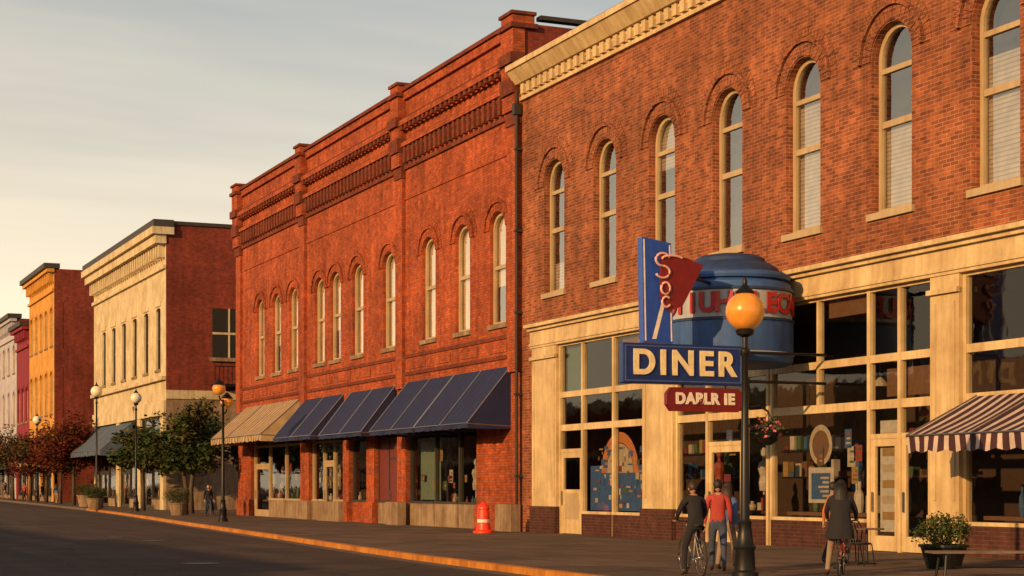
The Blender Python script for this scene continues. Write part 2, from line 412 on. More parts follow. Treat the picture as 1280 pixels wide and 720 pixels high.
for a, b in pil:
    tr.box(FX - .06, FX + .3, b, a, .95, 6.64, CREAM)
    tr.box(FX - .13, FX + .3, b - .05, a + .05, 0, .95, BR_K if a > 40 else CREAM)
    tr.box(FX - .16, FX - .06, b - .04, a + .04, 6.2, 6.32, CREAM)
    if a - b > 1:
        tr.box(FX - .085, FX - .063, b + .14, b + .24, 1.3, 6.0, CREAM); tr.box(FX - .085, FX - .063, a - .24, a - .14, 1.3, 6.0, CREAM)
rails = [(6.60, .08), (4.86, .2), (3.7, .22)]
for ys, doors in (([49.65, 51.9, 54.25, 56.05], {2}), ([42.3, 43.6, 45.7, 47.55], {1}), ([34.8, 36.15, 37.45, 42.1], {0, 1}),
                  ([27.65, 30.6, 33.6], set()), ([20.65, 23.5, 26.35], {0})):
    storefront(fr, gl, FX, ys, doors, 6.64, rails, CREAM, BR_K)
fr.box(FX + .05, FX + .21, 39.7, 39.82, 3.81, 6.56, CREAM)
fr.box(FX + .10, FX + .16, 54.485, 55.815, .4, 1.55, CREAM)      # panelled lower half of the left door
fr.box(FX + .088, FX + .1, 54.62, 55.68, .52, 1.42, WINF)
room(inn, FX, Y0 + .1, Y1 - .1, 6.9)
for k, (a, b) in enumerate([(49.8, 54.1), (43.7, 47.4), (37.6, 42.0), (27.8, 33.5), (20.8, 26.2)]): clutter(inn, FX, a, b, 11 + k)
for (a, b, z0, z1, gm) in ((54.4, 55.9, 5.0, 6.5, GOODS[4]), (49.8, 51.7, 6.0, 6.56, GOODS[5]), (37.6, 39.6, 6.1, 6.56, GOODS[5]), (35, 37, 3.9, 4.6, GOODS[5]), (28, 30.4, 5.9, 6.5, GOODS[5])):
    inn.box(FX + .3, FX + .32, a, b, z0, z1, gm)
PB = plain('poster_blue', (.04, .10, .26), .5); PO = plain('poster_orange', (.50, .17, .05), .5); PW = plain('poster_white', (.5, .46, .4), .5)
inn.box(FX + .26, FX + .27, 49.9, 54.0, .85, 2.35, PB)
for i in range(14):
    t0, t1 = math.pi * i / 14, math.pi * (i + 1) / 14
    for r0, r1, mt, dx in ((1.0, 1.35, PO, .255), (.0, .97, GOODS[3], .257)):
        inn.poly([(FX + dx, 51.8 - r0 * math.cos(t0), 2.1 + r0 * math.sin(t0)), (FX + dx, 51.8 - r1 * math.cos(t0), 2.1 + r1 * math.sin(t0)),
                  (FX + dx, 51.8 - r1 * math.cos(t1), 2.1 + r1 * math.sin(t1)), (FX + dx, 51.8 - r0 * math.cos(t1), 2.1 + r0 * math.sin(t1))], mt)
for i in range(70):
    y = R.uniform(50, 53.6); z = R.uniform(.9, 2.9); inn.box(FX + .245 - i * .0001, FX + .25, y, y + R.uniform(.05, .3), z, z + R.uniform(.04, .22), R.choice(GOODS + [PB, PB, PW]))
for i in range(18):
    a, b2 = 2 * math.pi * i / 18, 2 * math.pi * (i + 1) / 18
    inn.poly([(FX + .3, 40, 2.75), (FX + .3, 40 + .55 * math.cos(a), 2.75 + .55 * math.sin(a)), (FX + .3, 40 + .55 * math.cos(b2), 2.75 + .55 * math.sin(b2))], GOODS[3])
    inn.poly([(FX + .295, 40, 2.75), (FX + .295, 40 + .4 * math.cos(a), 2.75 + .4 * math.sin(a)), (FX + .295, 40 + .4 * math.cos(b2), 2.75 + .4 * math.sin(b2))], GOODS[5])
inn.box(FX + .31, FX + .33, 39.4, 40.6, 1.2, 2.15, GOODS[6]); inn.box(FX + .3, FX + .308, 39.55, 40.45, 1.3, 2.0, GOODS[2])
for k in range(5): inn.box(FX + .29, FX + .296, 39.6, 39.9 + .1 * (k % 3), 1.36 + k * .12, 1.42 + k * .12, GOODS[3])
inn.box(FX + .24, FX + .26, 36.4, 37.2, .5, 3.3, PW)
for k in range(6):
    inn.box(FX + .235, FX + .239, 36.5, 37.1, .8 + k * .4, 1.0 + k * .4, GOODS[3] if k % 2 else GOODS[1])
w.build('walls', bR); fr.build('window_frames', bR); gl.build('glass', bR); inn.build('interior', bR); tr.build('trim_and_cornice', bR)

# ================================================================== MIDDLE BUILDING (three bays)
bM = empty('brick_commercial_block', (FX, 80, 0))
w = MB(); fr = MB(); gl = MB(); inn = MB(); tr = MB()
SEC = [(59.25, 72.2, [61.5, 65.1, 68.9]), (72.2, 86.9, [73.9, 78.3, 81.7, 84.3]), (86.9, 100.2, [88.9, 92.1, 95.4])]
ZT = 18.7
for si, (a, b, wins) in enumerate(SEC):
    ops = [(y, 1.62 if si else 1.55, 7.8, 12.07, .62) for y in wins]
    facade(w, FX, a, b, 6.1, ZT, ops, BR_M, .34)
    for k, op in enumerate(ops):
        z = 7.9 if (k + si) % 3 else 9.3
        window(fr, gl, inn, FX, op, WINF, [(10.0, .14)], (z, 12.2), SHADE, .12, STONE)
        archring(tr, FX, op, .02, .33, .05, BR_M, 15)
        archring(tr, FX, op, .36, .47, .11, BR_M, 20, .04)
        archring(tr, FX, op, .5, .75, .03, BR_M, 24)
    p0, p1 = a + .45, b - .45
    tr.box(FX - .10, FX, p0, p1, 15.35, 15.5, BR_D)
    n = int((p1 - p0) / .52)
    for i in range(n):
        y = p0 + (i + .2) * (p1 - p0) / n; u = (p1 - p0) / n
        tr.box(FX - .2, FX, y, y + u * .45, 15.62, 16.30, BR_D)
        tr.box(FX - .13, FX, y + u * .45, y + u, 16.1, 16.30, BR_D)
        tr.box(FX - .1, FX, y + u * .1, y + u * .35, 15.5, 15.62, BR_D)
        tr.box(FX - .33, FX - .1, y + .02, y + u * .5, 17.02, 17.2, BR_D)
    tr.box(FX - .26, FX, p0, p1, 16.30, 16.48, BR_M)
    tr.box(FX - .06, FX, p0, p1, 16.48, 16.62, BR_D)
    tr.box(FX - .1, FX, p0, p1, 17.0, 17.2, BR_M)
    tr.box(FX - .36, FX, p0, p1, 17.2, 17.42, BR_M)
    tr.box(FX - .22, FX, p0, p1, 17.42, 17.56, BR_D)
    tr.box(FX - .14, FX, p0, p1, 18.36, ZT + .002, BR_M)
    tr.box(FX - .24, FX + .5, a, b, ZT + .005, ZT + .16, BR_D)
    tr.box(FX - .05, FX, p0, p1, 14.05, 14.17, BR_M); tr.box(FX - .05, FX, p0, p1, 7.2, 7.35, BR_D)
    tr.box(FX - .07, FX, p0, p1, 6.45, 6.6, BR_D)
    for i in range(int((p1 - p0) / 2.9)):
        y = p0 + .9 + i * 2.9; tr.box(FX - .03, FX, y, y + 1.7, 6.72, 7.1, BR_M)
for yc, hw in ((59.75, .48), (72.2, .42), (86.9, .42), (99.75, .48)):
    w.box(FX - .16, FX + .02, yc - hw, yc + hw, 5.9, 15.0, BR_M)
    for k, (z0, z1, pr) in enumerate(((15.0, 15.5, .22), (15.5, 16.1, .32), (16.1, 16.7, .42), (16.7, 17.2, .36), (17.2, 17.6, .5), (17.6, 18.5, .38))):
        w.box(FX - pr, FX + .1, yc - hw - pr * .25, yc + hw + pr * .25, z0, z1, BR_M if k % 2 else BR_D)
    w.box(FX - .5, FX + .6, yc - hw - .18, yc + hw + .18, 18.5, 18.68, BR_D)
    w.box(FX - .38, FX + .5, yc - hw - .06, yc + hw + .06, 18.68, 19.0, BR_M)
    w.box(FX - .46, FX + .55, yc - hw - .14, yc + hw + .14, 19.0, 19.12, BR_D)
shell(w, FX + .002, 59.25, 100.2, ZT, 19, BR_S)
w.box(FX + .7, FX + 19.1, 59.1, 59.5, ZT + .17, ZT + .32, DARKM)
w.box(FX + .7, FX + 19.1, 100., 100.35, ZT + .17, ZT + .32, DARKM)
for a, b in ((59.25, 63.6), (71.7, 72.8), (75.9, 77.0), (79.6, 80.5), (86.1, 87.6), (97.4, 100.2)):
    w.box(FX - .02, FX + .45, a, b, .0, 5.9, BR_M)
    tr.box(FX - .12, FX + .45, a - .02, b + .02, 0.0, .95, STONE if a in (71.7, 86.1) else BR_M)
w.box(FX - .03, FX + .46, 59.25, 100.2, 5.903, 6.1, BR_M)
w.box(FX + .05, FX + .4, 59.3, 100.1, 4.9, 5.9, BR_D)
tr.box(FX - .5, FX - .12, 71.4, 73.0, 0, 1.0, STONE); tr.box(FX - .5, FX - .12, 59.1, 60.6, 0, 1.0, STONE); tr.box(FX - .4, FX - .12, 80, 83.5, 0, .95, STONE)
for ys, doors in (([63.7, 65.9, 68.6, 71.6], set()), ([72.9, 74.4, 75.8], {0}), ([77.1, 79.5], set()), ([80.6, 82.5, 84.2, 86.0], {1}), ([87.7, 91, 94.2, 97.3], {2})):
    storefront(fr, gl, FX + .12, ys, doors, 4.9, [(4.84, .1), (3.9, .12)], WINF if ys[0] > 80 else DARKM, STONE if ys[0] != 77.1 else BR_M, .95, .12)
w.box(FX + .2, FX + .4, 72.9, 75.8, .02, 4.9, plain('oxblood_door_panel', (.14, .02, .015), .6))
room(inn, FX, 59.4, 100, 5.2)
for k, (a, b) in enumerate([(63.9, 71.4), (80.8, 86), (88, 97)]): clutter(inn, FX + .1, a, b, 40 + k)
inn.box(FX + .5, FX + .55, 68.8, 71.2, 1.1, 3.6, plain('pale_green_display_board', (.16, .22, .16), .7))
w.build('walls', bM); fr.build('window_frames', bM); gl.build('glass', bM); inn.build('interior', bM); tr.build('brick_trim', bM)
dp = MB(); dp.tube([(FX - .22, 59.22, 16.2), (FX - .22, 59.22, 6), (FX - .22, 59.22, .4)], .07, DARKM, 8)
dp.box(FX - .35, FX - .08, 59.1, 59.34, 15.3, 15.7, DARKM)
for z in (2, 5, 8, 11, 14): dp.box(FX - .3, FX, 59.13, 59.31, z, z + .08, DARKM)
dp.build('downspout', bM)

# awnings
def awning(name, y0, y1, zt, zb, p, mat, val=.28, ribs=3, open_sides=False, X=FX):
    e = empty(name, (X, (y0 + y1) / 2, zt)); m = MB()
    n = 8
    def S(j, i):
        t = i / n; s = j / k
        sag = .07 * math.sin(math.pi * t) * abs(math.sin(math.pi * s * ribs)) + .012 * math.sin(s * 90) * t
        return (X - .02 - p * t, y0 + (y1 - y0) * s, zt + (zb - zt) * t - sag)
    k = ribs * 6
    vs = [S(j, i) for j in range(k + 1) for i in range(n + 1)]
    fs = [(j * (n + 1) + i, j * (n + 1) + i + 1, (j + 1) * (n + 1) + i + 1, (j + 1) * (n + 1) + i) for j in range(k) for i in range(n)]
    m.mesh(vs, fs, mat)
    q = ribs * 8
    for j in range(q):
        ya, yb = y0 + (y1 - y0) * j / q, y0 + (y1 - y0) * (j + 1) / q
        m.poly([(X - .02 - p, ya, zb), (X - .02 - p, yb, zb), (X - .02 - p - .05 * math.sin(j + 1), yb, zb - val * (1 - .16 * ((j + 1) % 2))), (X - .02 - p - .05 * math.sin(j), ya, zb - val * (1 - .16 * (j % 2)))], mat)
    for y in (y0, y1):
        if not open_sides: m.poly([(X - .02, y, zt), (X - .02 - p, y, zb), (X - .02 - p, y, zb - val), (X - .02, y, zb - val)], mat)
        m.tube([(X - .02, y, zb - .1), (X - .02 - p, y, zb - .02)], .025, STEEL, 6)
    for j in range(ribs + 1):
        y = y0 + (y1 - y0) * j / ribs
        m.tube([(X - .02, y, zt + .01), (X - .03 - p, y, zb + .012)], .022, STEEL, 6)
    m.tube([(X - .03 - p, y0, zb), (X - .03 - p, y1, zb)], .025, STEEL, 6)
    m.build('canopy', e); return e
awning('shop_awning', 60.2, 65.9, 6.15, 4.0, 1.75, NAVYAW, .2, 2)
awning('shop_awning', 66.0, 71.4, 6.15, 4.0, 1.75, NAVYAW, .2, 2)
awning('shop_awning', 73.0, 79.2, 6.1, 4.05, 1.6, NAVYAW, .2, 2)
awning('shop_awning', 80.3, 86.7, 6.1, 4.1, 1.7, NAVYAW, .2, 2)
awning('shop_awning', 87.6, 98.2, 6.2, 4.35, 2.1, TANAW, .35, 3)
awning('cafe_awning', 26.2, 33.05, 3.72, 2.78, 1.95, BWAW, .4, 3, True)

# ================================================================== CREAM BUILDING
bC = empty('cream_fronted_building', (FX, 133, 0))
w = MB(); fr = MB(); gl = MB(); inn = MB(); tr = MB()
a, b = 119.7, 147.2
ops = [(y, 1.5, 9.8, 14.1, .18) for y in (122.2, 126.3, 130.4, 134.5, 138.6, 142.7)]
facade(w, FX, a, b, 7.6, 19.2, ops, CREAM2, .4)
for op in ops:
    window(fr, gl, inn, FX, op, DARKM, [(12, .12)], None, None, .12, STONE)
    tr.box(FX - .08, FX, op[0] - .95, op[0] + .95, 14.2, 14.55, CREAM2)
tr.box(FX - .2, FX, a, b, 16.6, 16.85, CREAM2); tr.box(FX - .3, FX, a, b, 9.0, 9.25, CREAM2)
for i in range(34): tr.box(FX - .45, FX, a + .3 + i * .8, a + .62 + i * .8, 17.4, 18.3, CREAM2)
tr.box(FX - .75, FX, a - .1, b + .1, 18.3, 18.9, CREAM2); tr.box(FX - 1.0, FX + .5, a - .3, b + .3, 18.903, 19.4, CREAM2)
tr.box(FX - .9, FX + .5, a - .25, b + .3, 19.403, 19.9, DARKM)
shell(w, FX + .002, a, b, 19.6, 26, BR_S); w.box(FX + .503, FX + 26, a - .12, a + .3, 19.61, 19.85, DARKM)
w.box(FX, FX + 26, a - .06, a - .002, 0, 8.2, STONE); w.box(FX, FX + 26, a - .14, a - .062, 7.7, 8.3, CREAM2)
tr.box(FX - .15, FX + .3, a, b, 6.6, 7.6, CREAM2)
for y in (a + .4, 128, 136, 145.5): tr.box(FX - .1, FX + .3, y, y + 1.1, 0, 6.6, CREAM2)
for ys in ([121.4, 124.5, 127.9], [129.2, 132.5, 135.9], [137.2, 141, 145.4]):
    storefront(fr, gl, FX, ys, {1}, 6.6, [(6.5, .12), (4.6, .2)], DARKM, STONE, .8, .16)
room(inn, FX, a + .1, b, 7.4)
for k, (p, q) in enumerate(((121.6, 127.8), (129.4, 135.8), (137.4, 145.2))): clutter(inn, FX, p, q, 70 + k)
tr.box(29.2, 31.6, a - .1, a - .004, 10.6, 14.0, DARKIN); tr.box(29.0, 31.8, a - .2, a - .102, 10.35, 10.6, STONE)
tr.box(30.3, 30.42, a - .14, a - .1, 10.6, 14.0, CREAM2); tr.box(29.2, 31.6, a - .135, a - .1, 12.2, 12.35, CREAM2)
tr.box(29.1, 32.5, a - 1.2, a - .06, 8.6, 8.75, IRON)
for i in range(12): tr.box(29.1 + i * .3, 29.14 + i * .3, a - 1.2, a - 1.16, 8.75, 9.9, IRON)
tr.box(29.1, 32.5, a - 1.22, a - 1.14, 9.9, 9.97, IRON)
w.build('walls', bC); fr.build('window_frames', bC); gl.build('glass', bC); inn.build('interior', bC); tr.build('trim', bC)
awning('shop_awning', 131, 146, 6.5, 4.4, 2.4, GREYAW, .4, 4)

# ================================================================== OCHRE + far buildings
def old_building(name, a, b, h, wmat, cmat, smat, wz, wn, depth=22, X=FX):
    e = empty(name, (X, (a + b) / 2, 0)); w = MB(); fr = MB(); gl = MB(); inn = MB(); tr = MB()
    st = (b - a) / wn
    rows = wz
    zlo = 6.2
    for ri, (zb, zt) in enumerate(rows):
        ztop = rows[ri + 1][0] - 1.0 if ri + 1 < len(rows) else h - .5
        ops = [(a + st * (i + .5), min(1.6, st * .5), zb, zt, .5) for i in range(wn)]
        facade(w, X, a, b, zlo, ztop, ops, wmat, .35)
        for op in ops:
            window(fr, gl, inn, X, op, WINF, [((zb + zt) / 2, .14)], (R.uniform(zb, zt - .5), zt + .1), SHADE, .12, STONE)
            archring(tr, X, op, .02, .28, .06, cmat, 11)
        zlo = ztop
    n = int((b - a) / 1.1)
    for i in range(n): tr.box(X - .5, X, a + .3 + i * 1.1, a + .7 + i * 1.1, h - 1.7, h - .8, cmat)
    tr.box(X - .7, X, a - .1, b + .1, h - .8, h - .45, cmat); tr.box(X - .95, X + .5, a - .2, b + .2, h - .447, h, DARKM)
    tr.box(X - .2, X, a, b, h - 2.6, h - 2.35, cmat)
    shell(w, X + .002, a, b, h - .5, depth, smat)
    tr.box(X - .12, X + .3, a, b, 5.3, 6.2, cmat)
    k = max(1, int((b - a) / 7)); u = (b - a) / k
    for i in range(k + 1):
        y = a + i * (b - a - .9) / k; tr.box(X - .1, X + .3, y, y + .9, 0, 5.3, cmat)
    for i in range(k):
        y = a + .95 + i * (b - a - .9) / k; L = (b - a - .9) / k - 1
        storefront(fr, gl, X, [y + .05, y + L * .4, y + L * .6, y + L - .05], {1}, 5.3, [(5.2, .12), (4, .15)], DARKM, STONE, .8, .14)
    room(inn, X, a + .1, b - .1, 6)
    w.build('walls', e); fr.build('window_frames', e); gl.build('glass', e); inn.build('interior', e); tr.build('trim', e)
    return e
old_building('ochre_fronted_building', 168, 184, 22.6, OCHRE, OCHRE, BR_S, [(8.6, 12.6), (15, 18.6)], 5)
old_building('crimson_painted_building', 184.3, 193, 18.6, CRIM, CRIM, BR_S, [(8.4, 12)], 3)
old_building('pale_fronted_building', 193.3, 218, 20.2, PALE, PALE, BR_S, [(8.4, 12), (14, 17)], 6)
old_building('brick_row_building', 218.5, 250, 17.5, BR_M, BR_D, BR_S, [(8.4, 13)], 8)
awning('shop_awning', 170, 183, 5.8, 4.0, 2.2, TANAW, .4, 4)
awning('shop_awning', 195, 214, 5.8, 4.0, 2.2, GREYAW, .4, 4)

# ================================================================== unseen opposite row, added to shade the road and darken shop-glass reflections
for (a, b, h, mt) in ((-30, -6, 9.5, BR_M), (-6, 20, 9, BR_R), (20, 44, 9.6, CREAM2), (44, 70, 9.2, BR_M), (70, 100, 9.6, BR_R), (100, 140, 9.3, OCHRE), (140, 190, 9.6, BR_M), (190, 240, 9.3, CREAM2)):
    e = empty('added_opposite_building', (-22, (a + b) / 2, 0)); m = MB()
    m.box(-42, -22, a, b - .05, -.5, h, mt); m.box(-22.3, -21.99, a, b - .05, h - .6, h + .2, CREAM)
    n = int((b - a) / 3.6)
    for i in range(n):
        y = a + (i + .5) * (b - a) / n
        m.box(-21.99, -21.93, y - .7, y + .7, 5.6, 8, WINF); m.box(-21.93, -21.91, y - .58, y + .58, 5.72, 7.88, DARKIN)
        m.box(-21.99, -21.95, y - 1.5, y + 1.5, .6, 4.2, DARKIN)
    m.box(-22, -21.9, a, b - .05, 4.3, 5, CREAM); m.build('body', e)

# ================================================================== ground
def g(Y): 
    return 0 if Y < 80 else min(.9, .5 * ((Y - 80) / 120) ** 1.5)
KX = [(-300, 14), (30, 14.1), (41, 14.7), (55, 16.1), (75, 18), (92, 19.6), (110, 21.1), (130, 22.2), (160, 22.9), (200, 23.4), (260, 23.6), (3000, 23.6)]
def kx(Y):
    for (a, xa), (b, xb) in zip(KX, KX[1:]):
        if a <= Y <= b: return xa + (xb - xa) * (Y - a) / (b - a)
YS = [-300, -100, -40] + [i * 4 for i in range(-5, 70)] + [300, 400, 600]
def strip(name, fx0, fx1, dz, mat, ys=YS):
    m = MB(); vs = []; fs = []
    for y in ys: vs += [(fx0(y), y, g(y) + dz), (fx1(y), y, g(y) + dz)]
    for i in range(len(ys) - 1): fs.append((2 * i, 2 * i + 1, 2 * i + 3, 2 * i + 2))
    m.mesh(vs, fs, mat); return m.build(name)
strip('ground', lambda y: -3000, lambda y: 3000, -.32, paint_mat('dry_grass_ground', (.11, .10, .05), .95, .4), [-3000] + YS + [3000])
strip('road', lambda y: -10, lambda y: kx(y) + .02, -.14, ASPH)
strip('sidewalk', lambda y: kx(y) + .2, lambda y: 75, 0, PAVE)
strip('opposite_sidewalk', lambda y: -70, lambda y: -10, 0, PAVE)
def kerb(name, y0, y1, mat):
    ys = [y0] + [y for y in YS if y0 < y < y1] + [y1]; m = MB(); vs = []; fs = []
    for y in ys:
        x = kx(y); z = g(y); vs += [(x, y, z - .15), (x, y, z - .01), (x + .03, y, z + .006), (x + .21, y, z + .006)]
    for i in range(len(ys) - 1):
        for k in range(3): fs.append((4 * i + k, 4 * i + k + 1, 4 * i + k + 5, 4 * i + k + 4))
    m.mesh(vs, fs, mat); m.build(name)
kerb('kerb', -40, 22, CONC); kerb('painted_kerb', 22, 128, YEL); kerb('kerb', 128, 260, CONC)
strip('gutter', lambda y: kx(y) - .45, lambda y: kx(y) - .002, -.136, CONC, [y for y in YS if -40 <= y <= 260])
LINE = paint_mat('road_line_yellow', (.55, .34, .05), .7, .5)
for x in (1.85, 2.1): strip('centre_line', lambda y, x=x: x, lambda y, x=x: x + .12, -.136, LINE, [y for y in YS if -40 <= y <= 260])
TAR = plain('tar_patch', (.03, .026, .024), .7)
for (x, y, r) in ((12.2, 58, .45), (11.8, 62.5, .35), (9.5, 40, .5)):
    m = MB(); m.lathe([(r, -.139), (r, -.134)], TAR, (x, y), 20); m.lathe([(r * .86, -.134), (r * .86, -.130)], IRON, (x, y), 20); m.build('manhole_cover')

# ================================================================== signs
def text(body, mat, size, parent, loc, rot, ext=.03, off=.012, name='lettering', space=1.0):
    c = bpy.data.curves.new(name, 'FONT'); c.body = body; c.size = size; c.extrude = ext; c.offset = off
    c.align_x = 'CENTER'; c.align_y = 'CENTER'; c.space_character = space; c.materials.append(mat)
    o = link(bpy.data.objects.new(name, c)); o.parent = parent; o.matrix_parent_inverse = emat(parent).inverted()
    o.location = loc; o.rotation_euler = rot; return o
SY = 39.3
ds = empty('diner_sign', (21.6, SY, 4.7)); m = MB()
m.box(19.95, 23.4, SY - .13, SY + .13, 4.22, 5.24, NAVY)
o = m.build('sign_board', ds, bevel=.03)
m = MB()
BORD = plain('sign_border_blue', (.06, .10, .28), .4)
for (x0, x1, z0, z1) in ((20.0, 23.35, 5.15, 5.18), (20.0, 23.35, 4.28, 4.31), (20.0, 20.03, 4.31, 5.15), (23.32, 23.35, 4.31, 5.15)): m.box(x0, x1, SY - .15, SY - .131, z0, z1, BORD)
m.tube([(23.4, SY, 5.1), (26, SY, 5.1)], .04, IRON); m.tube([(23.4, SY, 4.35), (26, SY, 4.35)], .04, IRON)
q = [(20.55, 5.26), (21.38, 5.26), (21.32, 7.78), (20.5, 7.9)]
m.hexa([(x, SY - .10, z) for x, z in q] + [(x, SY + .16, z) for x, z in q], BLUE)
for t0, t1 in ((.03, .08), (.92, .97)):
    L = lambda t, k: ((1 - t) * q[0][0] + t * q[1][0], 5.3) if k == 0 else ((1 - t) * q[3][0] + t * q[2][0], (1 - t) * 7.86 + t * 7.72)
    p = [L(t0, 0), L(t1, 0), L(t1, 1), L(t0, 1)]; m.poly([(x, SY - .106, z) for x, z in p], LETW)
m.poly([(20.78, SY - .107, 5.35), (20.90, SY - .107, 5.35), (21.16, SY - .107, 6.3), (21.08, SY - .107, 6.4)], LETW)
q = [(21.22, 6.05), (21.6, 6.2), (22.0, 6.9), (22.2, 7.25), (21.7, 7.42), (21.0, 7.5), (21.0, 6.4)]
n = len(q)
m.poly([(x, SY - .2, z) for x, z in q], MAROON); m.poly([(x, SY + .2, z) for x, z in q], MAROON)
for i in range(n):
    a, b = q[i], q[(i + 1) % n]; m.poly([(a[0], SY - .2, a[1]), (b[0], SY - .2, b[1]), (b[0], SY + .2, b[1]), (a[0], SY + .2, a[1])], MAROON)
m.tube([(22.0, SY, 6.95), (24.2, SY + 1.9, 6.95)], .05, IRON)
m.build('fin_and_brackets', ds)
text('DINER', LETTER, .86, ds, (21.68, SY - .15, 4.73), (math.pi / 2, 0, 0), .025, .028, space=1.28)
text('DINER', LETTER, .86, ds, (21.68, SY + .15, 4.73), (math.pi / 2, 0, math.pi), .025, .028, space=1.28)
sc = MB(); PINKL = plain('letter_pink', (.72, .40, .36), .5)
def loop(cx_, cz_, rx_, rz_, a0, a1, k=14): return [(cx_ + rx_ * math.cos(math.radians(a0 + (a1 - a0) * i / k)), SY - .225, cz_ + rz_ * math.sin(math.radians(a0 + (a1 - a0) * i / k))) for i in range(k + 1)]
for c_ in ((21.02, 7.34, .20, .16, 20, 270), (21.02, 7.03, .20, .15, 90, -160), (21.1, 6.62, .13, .15, 0, 360), (21.12, 6.28, .12, .13, 40, 330), (21.3, 7.36, .3, .09, 180, 20)): sc.tube(loop(*c_), .032, PINKL, 6)
sc.build('scroll_lettering', ds, smooth=True)
hs = empty('hanging_shop_sign', (22.3, SY, 3.9)); m = MB()
q = [(21.35, 3.55), (23.3, 3.55), (23.42, 3.72), (23.42, 4.0), (23.3, 4.15), (21.35, 4.15), (21.22, 4.0), (21.22, 3.72)]
m.poly([(x, SY - .07, z) for x, z in q], MAROON); m.poly([(x, SY + .07, z) for x, z in q], MAROON)
for i in range(8):
    a, b = q[i], q[(i + 1) % 8]; m.poly([(a[0], SY - .08, a[1]), (b[0], SY - .08, b[1]), (b[0], SY + .08, b[1]), (a[0], SY + .08, a[1])], MAROON)
for x in (21.7, 22.95): m.box(x - .015, x + .015, SY - .015, SY + .015, 4.15, 4.22, IRON)
m.build('board', hs)
text('DABLR IE', LETW, .38, hs, (22.32, SY - .085, 3.86), (math.pi / 2, 0, 0), .012, .02, space=1.12)
text('DABLR IE', LETW, .38, hs, (22.32, SY + .085, 3.86), (math.pi / 2, 0, math.pi), .012, .02, space=1.12)
cx, cy = 24.2, 41.2
dr = empty('drum_shaped_cafe_sign', (cx, cy, 6)); m = MB()
m.lathe([(.02, 4.86), (1.5, 4.86), (1.66, 4.92), (1.70, 5.02), (1.70, 6.04)], DRUMB, (cx, cy), 48)
m.lathe([(1.66, 6.03), (1.66, 6.82)], DRUML, (cx, cy), 48)
m.lathe([(1.68, 6.82), (1.62, 7.02), (1.50, 7.10), (1.44, 7.12)], DRUMB, (cx, cy), 48)
m.lathe([(1.44, 7.10), (1.60, 7.13), (1.63, 7.2), (1.60, 7.27), (1.48, 7.3), (1.40, 7.34)], DRUMB, (cx, cy), 48)
m.lathe([(1.36, 7.33), (1.30, 7.46), (1.10, 7.60), (.98, 7.64), (.94, 7.74), (.80, 7.82), (.45, 7.88), (.02, 7.90)], DRUMD, (cx, cy), 48)
m.lathe([(1.665, 5.98), (1.735, 6.0), (1.735, 6.06), (1.665, 6.08)], DRUMD, (cx, cy), 48)
m.lathe([(1.64, 6.78), (1.72, 6.80), (1.72, 6.86), (1.60, 6.88)], DRUMD, (cx, cy), 48)
m.lathe([(1.69, 5.1), (1.725, 5.12), (1.725, 5.17), (1.69, 5.19)], DRUML, (cx, cy), 48)
o = m.build('drum_body', dr, smooth=True)
es = o.modifiers.new('es', 'EDGE_SPLIT'); es.split_angle = .6
m = MB()
for z in (5.4, 6.6): m.box(25.0, 26, cy - .1, cy + .1, z, z + .12, IRON)
m.build('wall_brackets', dr)
s = 'COOTIUHELECAFE'
for i, ch in enumerate(s):
    th = math.radians(-118 + (i - (len(s) - 1) / 2) * 15.0)
    rr = 1.70
    text(ch, LETR, .70, dr, (cx + rr * math.cos(th), cy + rr * math.sin(th), 6.43), (math.pi / 2, 0, th + math.pi / 2), .02, .03)

